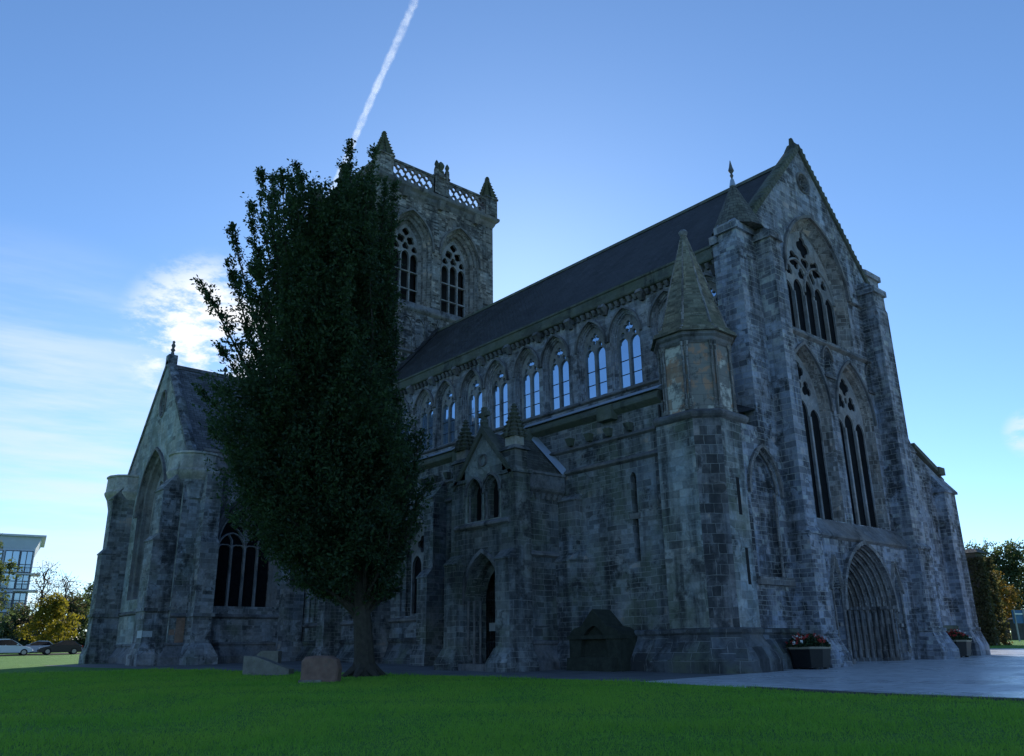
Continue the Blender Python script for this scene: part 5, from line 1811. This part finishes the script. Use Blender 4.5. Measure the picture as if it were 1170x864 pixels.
# low wall remains with an opening on the green
def wall_block(x, y, l, h, rz, label):
    r = empty('wall_fragment', (x, y, G(x, y)), label, 'wall', 'low wall remains on the green', rz)
    mb = MB()
    mb.hexa((-l / 2, l / 2, -.45, .45, -.3), (-l / 2 + .04, l / 2 - .04, -.4, .4, h))
    mb.build('masonry', 'ragged_wall', r, local=True)
    mb = MB()
    mb.hexa((-l / 2 - .08, l / 2 + .08, -.52, .52, h), (-l / 2 + .1, l / 2 - .1, -.3, .3, h + .16))
    mb.build('coping', 'dressed_stone', r, local=True)


azr = math.atan2(-.93, -.36)
wall_block(16.6, 69.6, 2.2, 1.7, azr - .5, 'paler low wall stub facing the church')
wall_block(14.3, 70.2, 2.6, 1.95, azr, 'darker low wall block left of the blue sign')

# sign
sg = empty('sign_board', (11.2, 60.5, G(11.2, 60.5)), 'blue sign board on two pale posts beside the low wall', 'sign', None, azr)
for s_ in (-.55, .55):
    mb = MB(); mb.box(s_ - .05, s_ + .05, -.05, .05, -.3, 2.75); mb.build('post', 'post_grey', sg, local=True)
mb = MB(); mb.box(-.75, .75, -.08, -.052, 1.55, 2.7); mb.build('board', 'sign_blue', sg, local=True)
mb = MB(); mb.box(-.6, .35, .078, .086, 2.3, 2.42); mb.box(-.6, .5, -.09, -.082, 2.3, 2.42); mb.box(-.6, .2, -.09, -.082, 2.05, 2.14); mb.build('lettering_band', 'sign_white', sg, local=True)

# ================================================================== FLATS ON THE LEFT
BF = (130.2, 4.4)
bl_ = empty('apartment_building', (BF[0], BF[1], G(BF[0], BF[1])), 'pale modern block of flats with oversailing flat roof and glazed corner', 'building', None, math.atan2(-.981, -.194))
mb = MB(); mb.box(-24, -.3, -14, 0, -.5, 15.2); mb.build('wall', 'render_pale', bl_, local=True)
mb = MB(); mb.hexa((-24.0, -.28, -14, .02, 15.21), (-24.0, .45, -14, .3, 17.0)); mb.build('eaves_panel', 'render_pale', bl_, local=True)
mb = MB(); mb.box(-24.4, .95, -14.4, .8, 17.0, 17.28)
mb.build('roof', 'roof_edge', bl_, local=True)
for k, z in enumerate((.4, 3.3, 6.2, 9.1, 11.6)):
    for (u0, u1) in ((-2.1, -.55), (-4.2, -2.3), (-6.8, -4.6), (-10.2, -7.6), (-13.6, -11), (-18, -15)):
        mb = MB(); mb.box(u0, u1, -.04, .07, z, z + (2.3 if k < 4 else 3.2)); w = mb.build('window', 'flat_window', bl_, local=True)
        mb = MB()
        for u in (u0, (u0 + u1) / 2, u1):
            mb.box(u - .06, u + .06, .071, .13, z, z + (2.3 if k < 4 else 3.2))
        for zz in (z, z + 1.15, z + (2.3 if k < 4 else 3.2)):
            mb.box(u0 - .06, u1 + .06, .072, .125, zz - .06, zz + .06)
        mb.build('frame', 'frame_grey', w, local=True)
for k, z in enumerate((2.9, 5.8, 8.7, 11.2)):
    mb = MB(); mb.box(-2.4, .95, -3.0, 1.0, z, z + .22); b = mb.build('balcony', 'roof_edge', bl_, local=True)
    mb = MB()
    for q in range(18):
        u = -2.3 + q * .18
        mb.box(u - .015, u + .015, .92, .95, z + .22, z + 1.1)
    mb.box(-2.4, .95, .9, .97, z + 1.1, z + 1.16); mb.box(.88, .95, -3, .97, z + 1.1, z + 1.16)
    mb.build('railing', 'frame_grey', b, local=True)

# ================================================================== CARS
def make_car(name, x, y, rz, paint, suv, label, front=1):
    r = empty(name, (x, y, G(x, y)), label, 'car', 'cars parked in front of the hedge', rz)
    L, Wd = (4.5, 1.85) if suv else (4.2, 1.76)
    H = 1.68 if suv else 1.45
    zb = .30 if suv else .24
    belt = 1.02 if suv else .93
    def lid(prof, ys, scale):
        rings_ = []
        for yy, k in zip(ys, scale):
            cx_ = sum(p[0] for p in prof) / len(prof); cz_ = sum(p[1] for p in prof) / len(prof)
            rings_.append([((cx_ + (p[0] - cx_) * k) * front, yy, cz_ + (p[1] - cz_) * k) for p in prof])
        return rings_
    h2 = L / 2
    body = [(-h2, zb + .15), (-h2 + .05, .62), (-h2 + .1, belt - .02), (-h2 + .5, belt + .03), (.75, belt), (h2 - .55, belt - .14), (h2 - .12, .68), (h2, .5), (h2 - .03, zb + .1), (h2 - .4, zb), (-h2 + .4, zb)]
    mb = MB(); mb.loft(lid(body, (-Wd / 2, -Wd / 2 + .1, Wd / 2 - .1, Wd / 2), (.965, 1, 1, .965))); mb.build('body', paint, r, True, True)
    for p in r.children[0].data.polygons: p.use_smooth = False
    gh = [(-h2 + .22, belt - .02), (-h2 + .55, H - .12), (.15, H - .06), (1.15, belt - .02)] if suv else [(-h2 + .3, belt - .02), (-h2 + .85, H - .1), (.0, H - .05), (.95, belt - .02)]
    mb = MB(); mb.loft(lid(gh, (-Wd / 2 + .06, -Wd / 2 + .2, Wd / 2 - .2, Wd / 2 - .06), (.94, 1, 1, .94))); mb.build('window', 'car_glass', r, local=True)
    t = [(gh[1][0] - .05, H - .14), (gh[1][0] + .15, H), (gh[2][0] - .3, H + .02), (gh[2][0] + .06, H - .08)]
    mb = MB(); mb.loft(lid(t, (-Wd / 2 + .22, -Wd / 2 + .32, Wd / 2 - .32, Wd / 2 - .22), (.97, 1, 1, .97)))
    for s_ in (-1, 1):
        y_ = s_ * (Wd / 2 - .12)
        for a_, b_ in (((gh[0][0]), gh[1][0]), (-.35, -.38), (gh[3][0], gh[2][0])):
            mb.tube([(a_ * front, s_ * (Wd / 2 - .055), belt - .02), (b_ * front, y_ - s_ * .12, H - .08)], .035, 4)
    mb.build('roof', paint, r, local=True)
    for wx in (-h2 + .82, h2 - .85):
        for s_ in (-1, 1):
            mb = MB(); mb.tube([(wx * front, s_ * (Wd / 2 - .2), .33), (wx * front, s_ * (Wd / 2 + .005), .33)], .335, 18); w = mb.build('wheel', 'tyre', r, local=True)
            mb = MB(); mb.tube([(wx * front, s_ * (Wd / 2), .33), (wx * front, s_ * (Wd / 2 + .02), .33)], .215, 12); mb.build('rim', 'rim_metal', w, local=True)
    for s_ in (-1, 1):
        mb = MB(); mb.hexa((h2 * front - .28 * front, h2 * front - .03 * front, s_ * (Wd / 2 - .28) - .18, s_ * (Wd / 2 - .28) + .18, .6), (h2 * front - .34 * front, h2 * front - .08 * front, s_ * (Wd / 2 - .28) - .16, s_ * (Wd / 2 - .28) + .16, .76)); mb.build('headlight', 'lamp_clear', r, local=True)
        mb = MB(); mb.box(min(-h2 * front, (-h2 + .13) * front), max(-h2 * front, (-h2 + .13) * front), s_ * (Wd / 2 - .2) - .13, s_ * (Wd / 2 - .2) + .13, .72, .92); mb.build('tail_light', 'lamp_red', r, local=True)
        mb = MB(); mb.box(.72 * front - .08, .72 * front + .08, s_ * (Wd / 2 + .02) - .1, s_ * (Wd / 2 + .02) + .1, belt, belt + .14); mb.build('mirror', paint, r, local=True)
    return r


crz = math.atan2(-.99, -.10)
make_car('parked_car', 85.8, -5.6, crz, 'car_white', True, 'white car nearest the left edge of the picture, larger and higher', 1)
make_car('parked_car', 91.5, -1.9, crz, 'car_silver', False, 'pale silver car parked behind the dark one', -1)
make_car('parked_car', 85.2, -.8, crz, 'car_dark', False, 'dark blue-black car parked in front of the pale silver one', -1)

# ================================================================== PLANTERS
def planter(x, y, label, seed):
    rg = np.random.default_rng(seed)
    r = empty('flower_planter', (x, y, G(x, y)), label, 'planter', 'black planters by the front')
    z = r.location.z
    def oct_(k, zz, a=.72, b=.62):
        return [(x + px * k, y + py * k, zz) for px, py in ((-a, -b * .45), (-a * .55, -b), (a * .55, -b), (a, -b * .45), (a, b * .45), (a * .55, b), (-a * .55, b), (-a, b * .45))]
    mb = MB(); mb.loft([oct_(.86, z + .06), oct_(1.0, z + .70), oct_(1.0, z + .78)])
    for fx in (-.4, .4):
        for fy in (-.35, .35):
            mb.box(x + fx - .07, x + fx + .07, y + fy - .07, y + fy + .07, z, z + .08)
    mb.build('tub', 'planter_black', r)
    mb = MB(); mb.loft([oct_(1.03, z + .70), oct_(1.04, z + .72), oct_(1.04, z + .775), oct_(1.0, z + .79)]); mb.build('rim', 'planter_trim', r)
    mb = MB(); mb.poly(oct_(.96, z + .80)); mb.build('soil', 'soil', r)
    n = 2600
    a_ = rg.uniform(0, 2 * math.pi, n); q = np.sqrt(rg.uniform(0, 1, n))
    lump = .30 + .10 * np.sin(a_ * 3 + 1) + .06 * np.cos(a_ * 5)
    hz = .78 + lump * (1 - q ** 3 * .8) * rg.uniform(.1, 1.15, n)
    c = np.stack([q * .80 * np.cos(a_), q * .70 * np.sin(a_), hz], 1)
    sz = rg.uniform(.03, .06, n)
    quads_mesh('foliage', 'plant_leaf', c, rand_dirs(n), rand_dirs(n), sz * .8, sz, r)
    for nm, mat, cnt in (('red_flower', 'petal_red', 46), ('white_flower', 'petal_white', 13)):
        for k in range(cnt):
            a1 = rg.uniform(0, 2 * math.pi); q1 = math.sqrt(rg.uniform(.05, 1))
            c0 = np.array([q1 * .78 * math.cos(a1), q1 * .68 * math.sin(a1), .78 + (.34 + .10 * math.sin(a1 * 3 + 1)) * (1 - q1 ** 3 * .75) + rg.uniform(.0, .08)])
            pts = c0 + rg.normal(0, .028, (16, 3)); sz = rg.uniform(.018, .034, 16)
            quads_mesh(nm, mat, pts, rand_dirs(16), rand_dirs(16), sz, sz, r)


planter(-.40, 4.35, 'black angled planter of red and white flowers beside the turret', 5)
planter(.10, 18.25, 'black angled planter of red flowers at the far end of the front', 6)

# ================================================================== STONES ON THE LAWN
def rock(x, y, rz, name, label, rings_, mat, group='carved stones on the lawn', cat='stone'):
    r = empty(name, (x, y, G(x, y)), label, cat, group, rz)
    mb = MB(); mb.loft(rings_)
    mb.build('block', mat, r, local=True)
    return r


srz = math.atan2(-.758, -.652)
# coped stone: upright end at the left falling away to the right
rock(15.1, -9.6, srz, 'coped_gravestone', 'grey wedge-shaped stone whose top slopes down to the right', [
    [(-.86, y, -.2), (.95, y, -.2), (.95, y, .22), (.55, y, .36), (-.38, y, .70), (-.86, y, .74)] for y in (-.42, .42)], 'sandstone_worn')
rock(18.9, -7.8, srz, 'slab_gravestone', 'paler flat-topped stone standing just behind the wedge-shaped one', [
    [(-.50, y, -.2), (.50, y, -.2), (.48, y, .84), (-.26, y, .86), (-.46, y, .70)] for y in (-.3, .3)], 'sandstone_worn')
g = rock(8.5, -10.8, srz, 'granite_gravestone', 'rounded reddish stone block standing left of the tree trunk', [
    [(-.60 + i_, y, -.2), (.60 - i_, y, -.2), (.63 - i_, y, .42), (.54 - i_, y, .70), (.32, y, .81 - i_), (-.15, y, .83 - i_), (-.48, y, .79 - i_), (-.59 + i_, y, .66 - i_)] for y, i_ in ((-.38, .07), (-.30, 0), (.30, 0), (.38, .07))], 'granite_red')
mb = MB(); mb.box(-.62, .12, .40, .48, -.1, .08); mb.build('inscription_plinth', 'sandstone_worn', g, local=True)
rock(30.6, 2.0, srz, 'worn_stone', 'small pale stone on the path behind the reddish block', [
    [(-.42, y, -.1), (.42, y, -.1), (.38, y, .42), (.1, y, .6), (-.34, y, .52)] for y in (-.3, .3)], 'sandstone_worn')
rock(26.0, 2.4, srz, 'worn_stone', 'pale stone right of the trunk against the dark wall', [
    [(-.40, y, -.1), (.52, y, -.1), (.44, y, .50), (-.2, y, .62), (-.38, y, .40)] for y in (-.3, .3)], 'sandstone_worn')

# ================================================================== GRASS
lawn = np.array(LAWN_EDGE)
NB = 330000
dist = 8.5 + (46 - 8.5) * rng.uniform(0, 1, NB) ** 1.45
ang = rng.uniform(-.62, .66, NB)
f0 = np.array([.755, .656]); r0 = np.array([-.652, .758])
gx = -17.505 + dist * (np.cos(ang) * f0[0] + np.sin(ang) * r0[0]); gy = -24.855 + dist * (np.cos(ang) * f0[1] + np.sin(ang) * r0[1])
order = np.argsort(lawn[:, 0])
edge_y = np.interp(gx, lawn[order, 0], lawn[order, 1])
keep = (gy < edge_y + .05 + .07 * np.sin(gx * 5.3) * np.sin(gx * 1.9 + 1) + rng.normal(0, .05, NB)) & (np.hypot(gx - TX, gy - TY) > .6)
gx, gy, dist = gx[keep], gy[keep], dist[keep]
n = len(gx)
hgt = rng.uniform(.02, .075, n) * (1 + .35 * np.sin(gx * 1.3 + np.sin(gy * .9) * 2)) * (.8 + dist * .022); wd = .0042 * (.7 + dist * .075)
a_ = rng.uniform(0, 2 * math.pi, n); lean = rng.normal(0, .55, (n, 2)) * hgt[:, None]
v = np.empty((n, 3, 3), np.float32)
gz = .011 * gx + .013 * gy - .004
v[:, 0] = np.stack([gx - np.cos(a_) * wd, -gy - np.sin(a_) * wd, gz], 1); v[:, 1] = np.stack([gx + np.cos(a_) * wd, -gy + np.sin(a_) * wd, gz], 1)
v[:, 2] = np.stack([gx + lean[:, 0], -gy + lean[:, 1], gz + hgt], 1)
me = bpy.data.meshes.new('lawn_grass')
me.vertices.add(n * 3); me.loops.add(n * 3); me.polygons.add(n)
me.vertices.foreach_set('co', v.ravel()); me.loops.foreach_set('vertex_index', np.arange(n * 3, dtype=np.int32)); me.polygons.foreach_set('loop_start', np.arange(0, n * 3, 3, dtype=np.int32))
me.update(calc_edges=True); me.materials.append(MATS['grass_blade'])
o = bpy.data.objects.new('lawn_grass', me); col.objects.link(o); tag(o, 'short mown lawn grass in the shade of the church', 'grass', kind='stuff')

# ================================================================== CONTRAIL
pth = [Vector((1225, -812, 1450)), Vector((1257.3, -765.7, 1271.4)), Vector((1279.1, -729.3, 1140.9)), Vector((1303.9, -685.1, 972.9)), Vector((1316, -660, 880)), Vector((1338, -617, 730)), Vector((1360, -574, 580))]
mb = MB()
dirv = (pth[-1] - pth[0]).normalized()
sidev = dirv.cross(Vector((.72, -.49, .49))).normalized(); thk = dirv.cross(sidev)
M_ = 80
rows = []
for i in range(M_ + 1):
    t = i / M_ * (len(pth) - 1); k = min(int(t), len(pth) - 2); p = pth[k].lerp(pth[k + 1], t - k)
    w = (12.0 - 6.0 * i / M_) * random.uniform(.8, 1.15)
    rows.append([p - sidev * w, p - sidev * w * .5 - thk * 2.5, p - thk * 3.5, p + sidev * w * .5 - thk * 2.5, p + sidev * w,
                 p + sidev * w * .5 + thk * 2.5, p + thk * 3.5, p - sidev * w * .5 + thk * 2.5])
uu = [0, .25, .5, .75, 1, .75, .5, .25, 0]
for i in range(M_):
    for j in range(8):
        a, b = rows[i], rows[i + 1]; j2 = (j + 1) % 8
        q = [a[j], a[j2], b[j2], b[j]]
        mb.poly([(p.x, -p.y, p.z) for p in q], [(uu[j], i), (uu[j + 1], i), (uu[j + 1], i + 1), (uu[j], i + 1)])
o = mb.build('contrail', 'vapour')
tag(o, 'straight white vapour trail crossing the sky above the tower', 'contrail')
